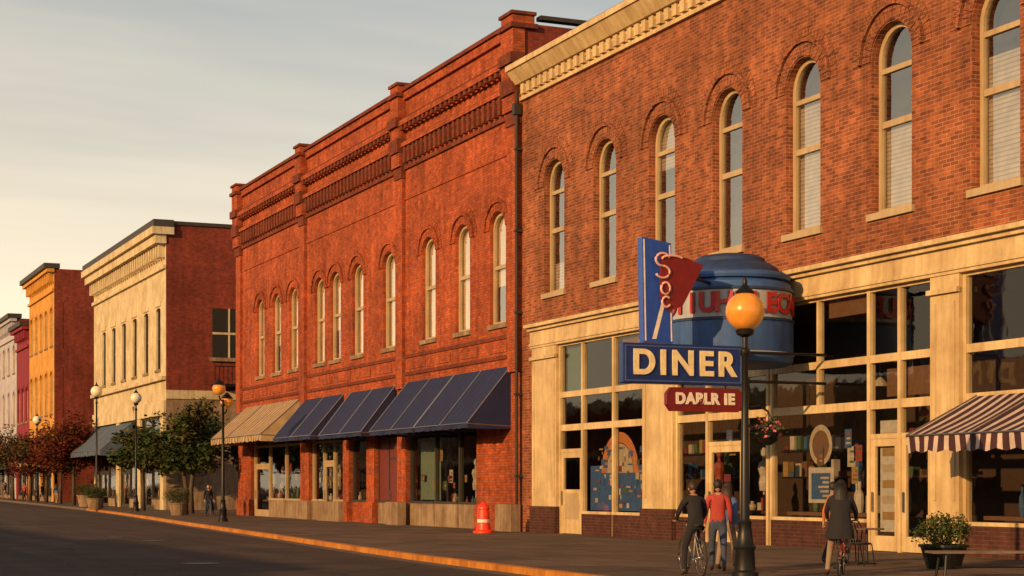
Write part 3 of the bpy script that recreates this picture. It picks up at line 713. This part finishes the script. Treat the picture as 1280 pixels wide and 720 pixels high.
# ================================================================== street lamps
def lamp(x, y, h, heads=1, gmat=AMBER, gr=.32, rot=0, basket=False):
    e = empty('street_lamp', (x, y, g(y)), rot); m = MB()
    m.lathe([(.24, 0), (.24, .12), (.19, .16), (.17, .5), (.2, .56), (.15, .64), (.11, .95), (.13, 1.0), (.085, 1.06), (.065, h * .55), (.055, h - 1.35), (.09, h - 1.3), (.09, h - 1.22), (.05, h - 1.18), (.05, h - .98)], IRON, n=16)
    if heads == 1:
        m.lathe([(.05, h - 1.0), (.15, h - .95), (.17, h - .88), (.12, h - .84)], IRON, n=16)
        hz = h - .88 + gr
        m.lathe([(.15, hz + gr - .04), (.17, hz + gr), (.10, hz + gr + .07), (.04, hz + gr + .13), (.05, hz + gr + .18), (.01, hz + gr + .27)], IRON, n=14)
        m.ball((0, 0, hz), (gr, gr, gr), gmat, 24, 14)
    else:
        for sx in (-1, 1):
            hz = h - .5 if sx < 0 else h - 1.1
            m.tube([(0, 0, hz - .6), (sx * .3, 0, hz - .5), (sx * .45, 0, hz - gr)], .035, IRON)
            m.ball((sx * .45, 0, hz), (gr, gr * .9, gr * .9), gmat, 18, 10)
            m.lathe([(gr * .9, hz + gr * .5), (gr * .5, hz + gr), (.02, hz + gr * 1.4)], IRON, (sx * .45, 0), 14)
    if basket:
        bx = .48
        m.tube([(0, 0, 3.0), (.3, 0, 3.05), (bx, 0, 2.95)], .02, IRON)
        for a in range(3): m.tube([(bx, 0, 2.95), (bx + .2 * math.cos(a * 2.1), .2 * math.sin(a * 2.1), 2.6)], .008, IRON, 5)
        m.lathe([(.05, 2.36), (.17, 2.44), (.22, 2.6)], IRON, (bx, 0), 12)
        r = random.Random(5)
        for i in range(260):
            p = Vector((bx + r.gauss(0, .13), r.gauss(0, .13), 2.64 + abs(r.gauss(0, .09)) - (.15 if r.random() < .3 else 0)))
            d = Vector((r.uniform(-1, 1), r.uniform(-1, 1), r.uniform(-1, 1))).normalized() * .04; d2 = d.orthogonal().normalized() * .03
            m.poly([p - d, p + d2, p + d, p - d2], FLOW if r.random() < .3 else LEAFG)
    m.build('lamp_post', e, local=True, smooth=False)
    for p in e.children[0].data.polygons: p.use_smooth = True
    bmx = bmesh.new(); bmx.from_mesh(e.children[0].data); bmesh.ops.remove_doubles(bmx, verts=bmx.verts, dist=1e-5); bmx.to_mesh(e.children[0].data); bmx.free()
    md = e.children[0].modifiers.new('w', 'EDGE_SPLIT'); md.split_angle = .7
    return e
def leafmat(name, c):
    m, nt, b = newmat(name)
    gg = N(nt, 'ShaderNodeNewGeometry')
    f = ramp(nt, noise(nt, gg.outputs['Position'], 1.7, 2), .3, .7, .5, 1.5)
    cc = N(nt, 'ShaderNodeCombineXYZ')
    for i in range(3): nt.links.new(f, cc.inputs[i])
    nt.links.new(mixc(nt, 1.0, c, cc.outputs[0], 'MULTIPLY'), b.inputs['Base Color'])
    b.inputs['Roughness'].default_value = .7; b.inputs['Specular IOR Level'].default_value = .2
    return m
LEAFG = leafmat('leaf_green', (.042, .062, .016)); LEAFG2 = leafmat('leaf_olive', (.08, .072, .02))
LEAFR = leafmat('leaf_rust', (.11, .022, .011)); LEAFR2 = leafmat('leaf_orange', (.16, .045, .014)); FLOW = leafmat('flower_pink', (.5, .12, .14))
BARK = paint_mat('bark', (.09, .065, .045), .9, .4, .6)
lamp(16.05, 26.8, 5.25, 1, AMBER, .34, basket=True)
lamp(20.6, 82.3, 6.8, 2, AMBER, .34, .9)
lamp(23.0, 114.9, 7.9, 1, WHITEG, .36)
lamp(22.9, 128.6, 8.9, 1, WHITEG, .42)
lamp(24, 165, 8, 1, WHITEG, .4)

# ================================================================== trees
def tree(name, x, y, h, cr, mats, seed, nl=5200, trunk=.14):
    r = random.Random(seed); e = empty(name, (x, y, g(y))); t = MB(); lf = MB()
    th = h * .40
    top = Vector((r.uniform(-.2, .2), r.uniform(-.2, .2), th))
    t.tube([(0, 0, -.1), (r.uniform(-.05, .05), 0, th * .5), top], [trunk * 1.25, trunk, trunk * .8], BARK)
    cl = []
    for i in range(14):
        a = i * 2.4 + r.uniform(-.3, .3); el = r.uniform(.05, 1.3); L = cr * r.uniform(.65, 1.1)
        d = Vector((math.cos(a) * math.cos(el), math.sin(a) * math.cos(el), math.sin(el) * (h - th) / cr * .75))
        s0 = top * r.uniform(.75, 1.0); mid = s0 + d * L * .5 + Vector((0, 0, .15)); en = s0 + d * L
        t.tube([s0, mid, en], [trunk * .5, trunk * .3, .02], BARK, 6)
        cl.append((en, r.uniform(.45, .8) * cr * .55)); cl.append((mid, r.uniform(.4, .65) * cr * .55))
        for k in range(2):
            e2 = mid + Vector((r.uniform(-1, 1), r.uniform(-1, 1), r.uniform(-.3, 1))) * cr * .45
            t.tube([mid, e2], [trunk * .2, .012], BARK, 5); cl.append((e2, r.uniform(.3, .6) * cr * .5))
    per = nl // len(cl)
    for c, rad in cl:
        mt = mats[0] if r.random() < .6 else mats[1]
        for i in range(per):
            d = Vector((r.gauss(0, 1), r.gauss(0, 1), r.gauss(0, .8))); d = d.normalized() * rad * (r.random() ** .45)
            p = c + d
            if p.z < th * .5: continue
            a = Vector((r.uniform(-1, 1), r.uniform(-1, 1), r.uniform(-.6, .6))).normalized(); b = a.cross(Vector((r.uniform(-1, 1), r.uniform(-1, 1), 1))).normalized()
            s = r.uniform(.10, .19)
            lf.poly([p - a * s, p + b * s * .6, p + a * s, p - b * s * .6], mt)
    t.build('trunk_and_limbs', e, local=True, smooth=True); lf.build('leaves', e, local=True)
tree('street_tree', 23.2, 101.5, 7.6, 2.5, (LEAFG, LEAFG2), 1, 7500)
tree('street_tree', 24.6, 106, 7.4, 2.4, (LEAFG, LEAFG2), 2, 6000)
tree('street_tree', 23.9, 117, 7.4, 2.1, (LEAFG2, LEAFG), 3, 5500)
tree('street_tree', 24.0, 145, 8.8, 3.1, (LEAFR, LEAFR2), 4, 7000)
tree('street_tree', 24.2, 153, 8.2, 3.0, (LEAFR, LEAFR2), 5, 6500)
tree('street_tree', 24.4, 162, 8.0, 2.8, (LEAFR, LEAFG), 12, 5500)
tree('street_tree', 24.4, 172, 8.2, 2.9, (LEAFR, LEAFG2), 6, 5500)
tree('street_tree', 24.4, 184, 8.2, 2.9, (LEAFG, LEAFR), 8, 5000)
tree('street_tree', 24.4, 197, 8.4, 3.0, (LEAFR, LEAFG), 14, 5000)
tree('street_tree', 24.6, 210, 8.4, 3.0, (LEAFG, LEAFR), 15, 4500)
tree('street_tree', 29, 108, 7.5, 2.6, (LEAFG, LEAFG), 9, 5500)

def bush(name, x, y, h, rr, potw, poth, seed, mt=None):
    r = random.Random(seed); e = empty(name, (x, y, g(y))); m = MB()
    m.lathe([(potw * .36, 0), (potw * .38, .05), (potw * .5, poth - .06), (potw * .55, poth - .05), (potw * .55, poth), (potw * .46, poth), (potw * .44, poth - .05)], IRON if mt is None else mt, n=20)
    for i in range(9):
        a = r.uniform(0, 6.28); m.tube([(0, 0, poth - .1), (math.cos(a) * rr * .5, math.sin(a) * rr * .5, poth + h * .6)], [.015, .005], BARK, 5)
    for i in range(2600):
        d = Vector((r.gauss(0, 1), r.gauss(0, 1), r.gauss(0, 1))).normalized() * (r.random() ** .4)
        k = 1 + .25 * math.sin(d.x * 7 + seed) * math.cos(d.y * 6)
        p = Vector((d.x * rr * k, d.y * rr * k, poth + h * .45 + d.z * h * .55 * k))
        if p.z < poth - .1: continue
        a = Vector((r.uniform(-1, 1), r.uniform(-1, 1), r.uniform(-1, 1))).normalized(); b = a.orthogonal().normalized(); s = r.uniform(.02, .045)
        m.poly([p - a * s, p + b * s * .6, p + a * s, p - b * s * .6], LEAFG if r.random() < .75 else LEAFG2)
    m.build('pot_and_foliage', e, local=True); return e
bush('potted_shrub', 21.75, 28.7, .62, .6, .9, .48, 3)
bush('potted_shrub', 22.3, 99.5, .9, .8, 1.0, .7, 4, STONE)
bush('potted_shrub', 21.6, 122, .8, .8, 1.1, .8, 6, STONE)
bush('potted_shrub', 23.4, 136, .9, .9, 1.3, .9, 7, STONE)

be = empty('slatted_bench', (20.1, 25.2, 0), math.radians(-20)); m = MB()
WOOD = paint_mat('weathered_wood', (.18, .13, .10), .7, .35)
for i in range(4): m.box(-1.1, 1.1, -.26 + i * .135, -.15 + i * .135, .45, .49, WOOD)
for x in (-.85, .85):
    for yv in (-.2, .2): m.tube([(x, yv, .45), (x + (.05 if x > 0 else -.05), yv * 1.3, 0)], .025, IRON, 8)
    m.tube([(x, -.24, .43), (x, .26, .43)], .022, IRON); m.tube([(x, -.2, .18), (x, .2, .18)], .015, IRON)
m.tube([(-.85, 0, .2), (.85, 0, .2)], .015, IRON)
m.build('bench', be, local=True)

hy = empty('red_traffic_bollard', (23.8, 57.6, 0), .5); m = MB()
m.lathe([(.37, 0), (.37, .08), (.33, .10), (.26, .12), (.235, .36), (.22, .38)], HYD, n=24)
m.lathe([(.222, .38), (.216, .50)], LETW, n=24)
m.lathe([(.225, .50), (.20, .84), (.22, .86), (.21, .92), (.16, 1.0), (.09, 1.04), (.07, 1.06), (.09, 1.10), (.02, 1.13)], HYD, n=24)
m.build('bollard_body', hy, local=True, bevel=.008)
lb = empty('litter_bin', (22.9, 128, g(128))); m = MB(); m.lathe([(.35, 0), (.42, 1.0), (.47, 1.02), (.47, 1.1), (.3, 1.25), (.05, 1.3)], IRON, n=16); m.build('bin', lb, local=True)

def chair(x, y, rot):
    e = empty('cafe_chair', (x, y, 0), rot); m = MB()
    m.lathe([(.2, .44), (.21, .46), (.2, .48)], IRON, n=16)
    for sx in (-1, 1):
        m.tube([(sx * .16, .15, .46), (sx * .2, .2, 0)], .013, IRON, 6); m.tube([(sx * .16, -.15, .46), (sx * .2, -.2, 0)], .013, IRON, 6)
        m.tube([(sx * .17, .17, .46), (sx * .18, .22, .7), (sx * .1, .24, .88), (0, .245, .92)], .013, IRON, 6)
    for k in (-.08, 0, .08): m.tube([(k, .18, .47), (k, .235, .88)], .008, IRON, 5)
    m.build('chair', e, local=True)
chair(20.9, 30.3, .4); chair(21.8, 32.0, 2.9)
ct = empty('cafe_table', (21.6, 31.1, 0)); m = MB(); m.lathe([(.36, .72), (.37, .735), (.36, .75)], WOOD, n=24); m.lathe([(.22, 0), (.2, .03), (.03, .06), (.025, .72)], IRON, n=12); m.build('table', ct, local=True)

# ================================================================== bicycle
def bicycle(x, y, rot, col):
    e = empty('bicycle', (x, y, 0), rot); m = MB(); C = plain('bike_paint', col, .35); RUB = plain('tyre', (.02, .02, .02), .8)
    rw = .34
    for wx in (-.52, .52):
        m.tube([(wx + rw * math.cos(a * math.pi / 16), 0, rw + rw * math.sin(a * math.pi / 16)) for a in range(33)], .018, RUB, 8)
        m.tube([(wx + (rw - .025) * math.cos(a * math.pi / 16), 0, rw + (rw - .025) * math.sin(a * math.pi / 16)) for a in range(33)], .010, STEEL, 6)
        for k in range(18):
            a = k * math.pi / 9; m.tube([(wx, .02 * (-1) ** k, rw), (wx + rw * .93 * math.cos(a), 0, rw + rw * .93 * math.sin(a))], .0025, STEEL, 4)
        m.tube([(wx, -.05, rw), (wx, .05, rw)], .022, STEEL, 8)
    bb = (-.08, 0, .28); st = (-.22, 0, .82); hd = (.36, 0, .84); hb = (.40, 0, .68)
    for a, b in ((bb, st), (st, hd), (bb, hb), (hd, hb)): m.tube([a, b], .018, C, 8)
    for s in (-.04, .04):
        m.tube([(bb[0], s * .5, bb[2]), (-.52, s, rw)], .010, C, 6); m.tube([(-.2, s * .4, .74), (-.52, s, rw)], .009, C, 6); m.tube([(hb[0], s * .6, hb[2]), (.47, s, .5), (.52, s, rw)], .012, C, 6)
    m.tube([st, (-.24, 0, .91)], .013, STEEL); m.ball((-.25, 0, .92), (.14, .07, .035), RUB, 10, 6)
    m.tube([hd, (.35, 0, .97)], .013, STEEL); m.tube([(.28, -.27, 1.0), (.37, -.2, 1.0), (.37, 0, .98), (.37, .2, 1.0), (.28, .27, 1.0)], .012, RUB)
    m.tube([(-.08, .03, .28), (-.0, .07, .14)], .01, STEEL); m.tube([(-.08, -.03, .28), (-.16, -.07, .42)], .01, STEEL)
    for s, p in ((.1, (0, .14)), (-.1, (-.16, .42))): m.box(p[0] - .05, p[0] + .05, s - .04, s + .04, p[1] - .01, p[1] + .01, RUB)
    m.tube([(-.08 + .09 * math.cos(a * math.pi / 8), .035, .28 + .09 * math.sin(a * math.pi / 8)) for a in range(17)], .006, STEEL, 5)
    m.build('bicycle_frame_and_wheels', e, local=True)
    for p in e.children[0].data.polygons: p.use_smooth = True

# ================================================================== people
SKIN = plain('skin', (.42, .23, .15), .55); EYE = plain('eye_dark', (.02, .015, .01), .3); LIP = plain('lip', (.3, .1, .08), .5)
def person(x, y, rot, J, top, leg, shoe, hair, long_hair=False, coat=None, h=1.0, lean=0, name='pedestrian', head_turn=0):
    e = empty(name, (x, y, g(y)), rot); e.scale = (h, h, h)
    names = list(J.keys()); bones = [('pelvis', 'spine'), ('spine', 'chest'), ('chest', 'neckb'), ('neckb', 'neck'),
        ('neckb', 'shL'), ('shL', 'elL'), ('elL', 'wrL'), ('wrL', 'paL'), ('neckb', 'shR'), ('shR', 'elR'), ('elR', 'wrR'), ('wrR', 'paR'),
        ('pelvis', 'hiL'), ('hiL', 'knL'), ('knL', 'anL'), ('anL', 'toL'), ('pelvis', 'hiR'), ('hiR', 'knR'), ('knR', 'anR'), ('anR', 'toR')]
    rad = dict(pelvis=(.155, .12), spine=(.145, .11), chest=(.175, .125), neckb=(.10, .085), neck=(.052, .055), sh=(.074, .074), el=(.052, .052), wr=(.032, .028), pa=(.036, .018), hi=(.098, .098), kn=(.066, .066), an=(.047, .047), to=(.045, .03))
    me = bpy.data.meshes.new('body'); me.from_pydata([J[n] for n in names], [(names.index(a), names.index(b)) for a, b in bones], [])
    o = link(bpy.data.objects.new('body', me))
    sk = o.modifiers.new('skin', 'SKIN'); sk.use_smooth_shade = True
    for i, n in enumerate(names):
        k = n if n in rad else n[:2]; v = me.skin_vertices[0].data[i]; v.radius = rad[k]; v.use_root = (n == 'pelvis')
    ss = o.modifiers.new('sub', 'SUBSURF'); ss.levels = 2
    dg = bpy.context.evaluated_depsgraph_get(); dg.update()
    m2 = bpy.data.meshes.new_from_object(o.evaluated_get(dg)); 
    m2.name = 'body'; m2.materials.clear()
    for mt in (top, leg, shoe, SKIN): m2.materials.append(mt)
    seg = [(Vector(J[a]), Vector(J[b]), a, b) for a, b in bones]
    for p in m2.polygons:
        c = p.center; best = None; bd = 9
        for a, b, na, nb in seg:
            d = b - a; t = max(0, min(1, (c - a).dot(d) / d.length_squared)); q = (c - a - d * t).length
            if q < bd: bd = q; best = (na, nb, t)
        na, nb, t = best
        if nb[:2] == 'to' or (nb[:2] == 'an' and t > .9): k = 2
        elif nb[:2] in ('kn', 'an') or na[:2] == 'hi' or (nb[:2] == 'hi') or (na == 'pelvis' and t < .25): k = 1
        elif nb[:2] == 'pa' or nb == 'neck' or (nb[:2] == 'wr' and t > .9): k = 3
        else: k = 0
        p.material_index = k; p.use_smooth = True
    o.modifiers.clear(); o.data = m2; o.parent = e
    m = MB()
    for s in 'LR':
        wv, pv = Vector(J['wr' + s]), Vector(J['pa' + s]); d = (pv - wv).normalized()
        side = Vector((0, -1, 0)) if abs(d.y) < .8 else Vector((-1 if s == 'L' else 1, 0, 0)); side = (side - d * side.dot(d)).normalized(); inn_ = d.cross(side) * (1 if s == 'R' else -1)
        for k, L in enumerate((.068, .078, .072, .056)):
            b0 = pv + side * (.027 - .018 * k) - d * .01
            m.tube([b0, b0 + d * L * .45 + inn_ * .006, b0 + d * L * .75 + inn_ * .02, b0 + d * L * .95 + inn_ * .038], [.0095, .009, .008, .006], SKIN, 6)
        b0 = wv.lerp(pv, .35) + side * .022
        m.tube([b0, b0 + side * .025 + d * .02, b0 + side * .03 + d * .05 + inn_ * .012], [.011, .010, .007], SKIN, 6)
    nk = Vector(J['neck'])
    hc = nk + Vector((0, -.015, .115))
    def hf(p):
        q = p.copy()
        if q.z < 0: q.x *= 1 + q.z * .28; q.y *= 1 + q.z * .12
        if q.y > 0: q.y *= 1.08
        return q
    hb = MB()
    hb.ball((0, 0, 0), (.075, .095, .118), SKIN, 20, 14, hf)
    hb.hexa([(-.012, -.09, .012), (.012, -.09, .012), (.008, -.085, .03), (-.008, -.085, .03), (-.017, -.088, -.03), (.017, -.088, -.03), (.008, -.118, -.024), (-.008, -.118, -.024)], SKIN)
    for sx in (-1, 1):
        hb.ball((sx * .03, -.083, .008), (.014, .008, .008), EYE, 8, 6); hb.ball((sx * .077, .005, -.005), (.012, .022, .032), SKIN, 8, 6)
        hb.box(sx * .03 - .018, sx * .03 + .018, -.094, -.085, .026, .032, hair)
    hb.ball((0, -.088, -.055), (.024, .008, .007), LIP, 8, 6)
    def hh(p):
        q = p.copy()
        if q.y < -.2 and q.z < .45: q.y = -.2 + (q.y + .2) * .3
        q *= 1 + .05 * math.sin(p.x * 9) * math.cos(p.z * 7)
        return q
    hb.ball((0, .016, .03), (.088, .100, .108), hair, 20, 14, hh)
    if long_hair:
        for k in range(13):
            a = math.radians(5 + k * 14); cxk, cyk = .07 * math.cos(a), .02 + .075 * math.sin(a)
            hb.tube([(cxk, cyk, .06), (cxk * 1.2, cyk + .03, -.1), (cxk * 1.5, cyk + .05, -.24), (cxk * 1.3, cyk + .05, -.42)], [.032, .042, .040, .012], hair, 7)
    ho = hb.build('head', e, smooth=True, local=True); ho.location = hc; ho.rotation_euler = (lean, 0, head_turn)
    m.build('hands', e, smooth=True, local=True)
    if coat:
        cm = MB(); pv = Vector(J['pelvis']); ch = Vector(J['chest']); nb_ = Vector(J['neckb'])
        prof = [(nb_, .12, .10), (nb_.lerp(ch, .45), .19, .135), (ch, .205, .155), (Vector(J['spine']), .185, .15), (pv, .215, .175), (pv + Vector((0, .03, -.16)), .25, .21), (pv + Vector((0, .05, -.30)), .27, .23)]
        n = 24; vs = []; fs = []
        for j, (c, rx, ry) in enumerate(prof):
            for i in range(n):
                a = 2 * math.pi * i / n; f = 1 + (.06 * math.sin(a * 6 + j) if j > 3 else .015 * math.sin(a * 5))
                vs.append((c.x + rx * f * math.cos(a), c.y + ry * f * math.sin(a), c.z))
        for j in range(len(prof) - 1):
            for i in range(n): k = (i + 1) % n; fs.append((j * n + i, j * n + k, (j + 1) * n + k, (j + 1) * n + i))
        cm.mesh(vs, fs, coat); cm.build('coat', e, smooth=True, local=True)
    return e
def pose(arm='down', step=.1, lean=0.0, wide=0):
    L = lambda z, y=0: y - lean * max(0, z - .93)
    J = dict(pelvis=(0, 0, .93), spine=(0, L(1.1, .0), 1.1), chest=(0, L(1.3, .01), 1.30), neckb=(0, L(1.43, .015), 1.43), neck=(0, L(1.52), 1.52))
    for s, sx, st in (('L', 1, step), ('R', -1, -step)):
        J['sh' + s] = (sx * .175, L(1.4, .01), 1.40)
        J['el' + s] = (sx * .235, L(1.13, .03 + st * .5), 1.13); J['wr' + s] = (sx * .245, L(.92, -.05 + st), .90); J['pa' + s] = (sx * .24, L(.85, -.075 + st * 1.15), .82)
        J['hi' + s] = (sx * (.095 + wide * .2), 0, .88); J['kn' + s] = (sx * (.11 + wide), -st * .9 - .02, .49); J['an' + s] = (sx * (.11 + wide), -st * 1.6 + .03, .085)
        J['to' + s] = (sx * (.125 + wide), -st * 1.6 - .13, .035)
    return J
def ride(lean=.32):
    L = lambda z, y=0: y - lean * max(0, z - .97)
    J = dict(pelvis=(0, 0, 1.0), spine=(0, L(1.16) + .02, 1.16), chest=(0, L(1.35, .01), 1.34), neckb=(0, L(1.47), 1.46), neck=(0, L(1.56, -.02), 1.54))
    for s, sx in (('L', 1), ('R', -1)):
        J['sh' + s] = (sx * .175, L(1.44), 1.43); J['el' + s] = (sx * .27, -.26, 1.20); J['wr' + s] = (sx * .26, -.44, 1.05); J['pa' + s] = (sx * .265, -.51, 1.03)
    J['hiL'] = (.10, 0, .95); J['knL'] = (.19, -.12, .51); J['anL'] = (.23, .02, .085); J['toL'] = (.25, -.14, .035)
    J['hiR'] = (-.10, 0, .95); J['knR'] = (-.14, -.41, .83); J['anR'] = (-.115, -.14, .49); J['toR'] = (-.12, -.27, .44)
    return J
def cyclist(x, y, head, col, *a, **k):
    d = Vector((math.cos(head), math.sin(head)))
    person(x, y, head + math.pi / 2, ride(), *a, name='cyclist', **k)
    bicycle(x + d.x * .23, y + d.y * .23, head, col)
BLK = plain('black_cloth', (.014, .012, .015), .9); JEAN = plain('denim', (.04, .055, .10), .85); BLUS = plain('blue_shirt', (.05, .10, .24), .8)
REDC = plain('red_cloth', (.36, .04, .03), .8); BROWNH = plain('brown_hair', (.035, .017, .010), .6); DKH = plain('dark_hair', (.012, .008, .006), .6); TAN = plain('tan_cloth', (.24, .17, .12), .85); SHOE = plain('shoe_leather', (.05, .03, .02), .5)
ORG = plain('orange_cloth', (.42, .13, .03), .8)
cyclist(15.8, 28.1, math.radians(78), (.3, .3, .3), BLK, BLK, SHOE, BROWNH, False, None, .96, .15)
person(16.95, 29.3, math.radians(150), pose('down', .13, .05), REDC, JEAN, SHOE, DKH, False, None, 1.0)
person(17.5, 29.9, math.radians(120), pose('down', -.1, .05), BLUS, TAN, SHOE, BROWNH, True, None, .97)
cyclist(18.1, 26.9, math.radians(52), (.35, .04, .03), BLK, TAN, SHOE, DKH, True, BLK, .98, .15)
person(20.9, 31.3, math.radians(80), pose('down', .17), ORG, BLK, SHOE, DKH, False, None, .98)
for i, (x, y, c) in enumerate(((23.2, 96, BLK), (23.6, 97.2, TAN), (23.4, 150, BLUS), (24, 162, BLK), (24.4, 176, REDC), (24.2, 190, TAN), (24.6, 205, BLK), (24.3, 137, JEAN), (23.5, 183, BLK))):
    person(x, y, i * 1.3, pose('down', .14), c, (JEAN, BLK, TAN)[i % 3], SHOE, DKH, i % 2 == 0, None, 1.0)

# ================================================================== sky, sun, camera
el, bb = math.radians(SUN_EL), math.radians(SUN_B)
sd = Vector((-math.cos(el) * math.cos(bb), -math.cos(el) * math.sin(bb), math.sin(el)))
W = bpy.data.worlds.new('World'); scene.world = W; W.use_nodes = True
nt = W.node_tree; bg = nt.nodes['Background']
sky = N(nt, 'ShaderNodeTexSky'); sky.sky_type = 'NISHITA'; sky.sun_disc = False
sky.sun_elevation = el; sky.sun_rotation = math.atan2(sd.x, sd.y) % (2 * math.pi)
sky.dust_density = 3.0; sky.air_density = 1.0; sky.ozone_density = 1.0
tc = N(nt, 'ShaderNodeTexCoord'); sp = N(nt, 'ShaderNodeSeparateXYZ'); nt.links.new(tc.outputs['Generated'], sp.inputs[0])
zz = math_(nt, 'MAXIMUM', sp.outputs[2], .0)
den = math_(nt, 'ADD', zz, .12)
cv = N(nt, 'ShaderNodeCombineXYZ'); nt.links.new(math_(nt, 'DIVIDE', sp.outputs[0], den), cv.inputs[0]); nt.links.new(math_(nt, 'DIVIDE', sp.outputs[1], den), cv.inputs[1])
cl = ramp(nt, noise(nt, scaled(nt, cv.outputs[0], (.5, 1.6, 1)), 1.1, 4, .6), .38, .70, 0, 1)
inv = math_(nt, 'SUBTRACT', 1.0, zz)
haze = math_(nt, 'POWER', inv, 6.0)
sunw = math_(nt, 'MULTIPLY', math_(nt, 'ADD', math_(nt, 'ADD', math_(nt, 'MULTIPLY', sp.outputs[0], -math.cos(bb)), math_(nt, 'MULTIPLY', sp.outputs[1], -math.sin(bb))), 1.0), .5)
hfac = math_(nt, 'MULTIPLY', haze, math_(nt, 'ADD', math_(nt, 'MULTIPLY', sunw, 2.2), .75), clamp=True)
lowsky = math_(nt, 'POWER', inv, 2.2)
base = mixc(nt, math_(nt, 'MULTIPLY', lowsky, .8), sky.outputs[0], (5.0, 6.4, 7.1))
cloudc = mixc(nt, lowsky, (2.0, 2.2, 2.5), (12.0, 11.6, 10.2))
col = mixc(nt, math_(nt, 'MULTIPLY', cl, .6), base, cloudc)
col = mixc(nt, hfac, col, (16.0, 12.6, 8.2))
nt.links.new(col, bg.inputs[0]); bg.inputs[1].default_value = .088
L = bpy.data.lights.new('sun', 'SUN'); L.energy = 5.0; L.angle = math.radians(.5); L.color = (1, .58, .23)
so = link(bpy.data.objects.new('sun', L)); so.rotation_euler = (-sd).to_track_quat('-Z', 'Y').to_euler()

cam = bpy.data.cameras.new('camera'); co = link(bpy.data.objects.new('camera', cam))
co.location = (0, 0, 1.6); co.rotation_euler = (math.pi / 2, 0, -math.atan(951 / 2200))
cam.sensor_width = 36; cam.lens = 36 * 2200 / 1280; cam.shift_y = 250 / 1280
cam.clip_end = 8000; scene.camera = co
scene.view_settings.view_transform = 'Standard'; scene.view_settings.look = 'None'; scene.view_settings.exposure = 0
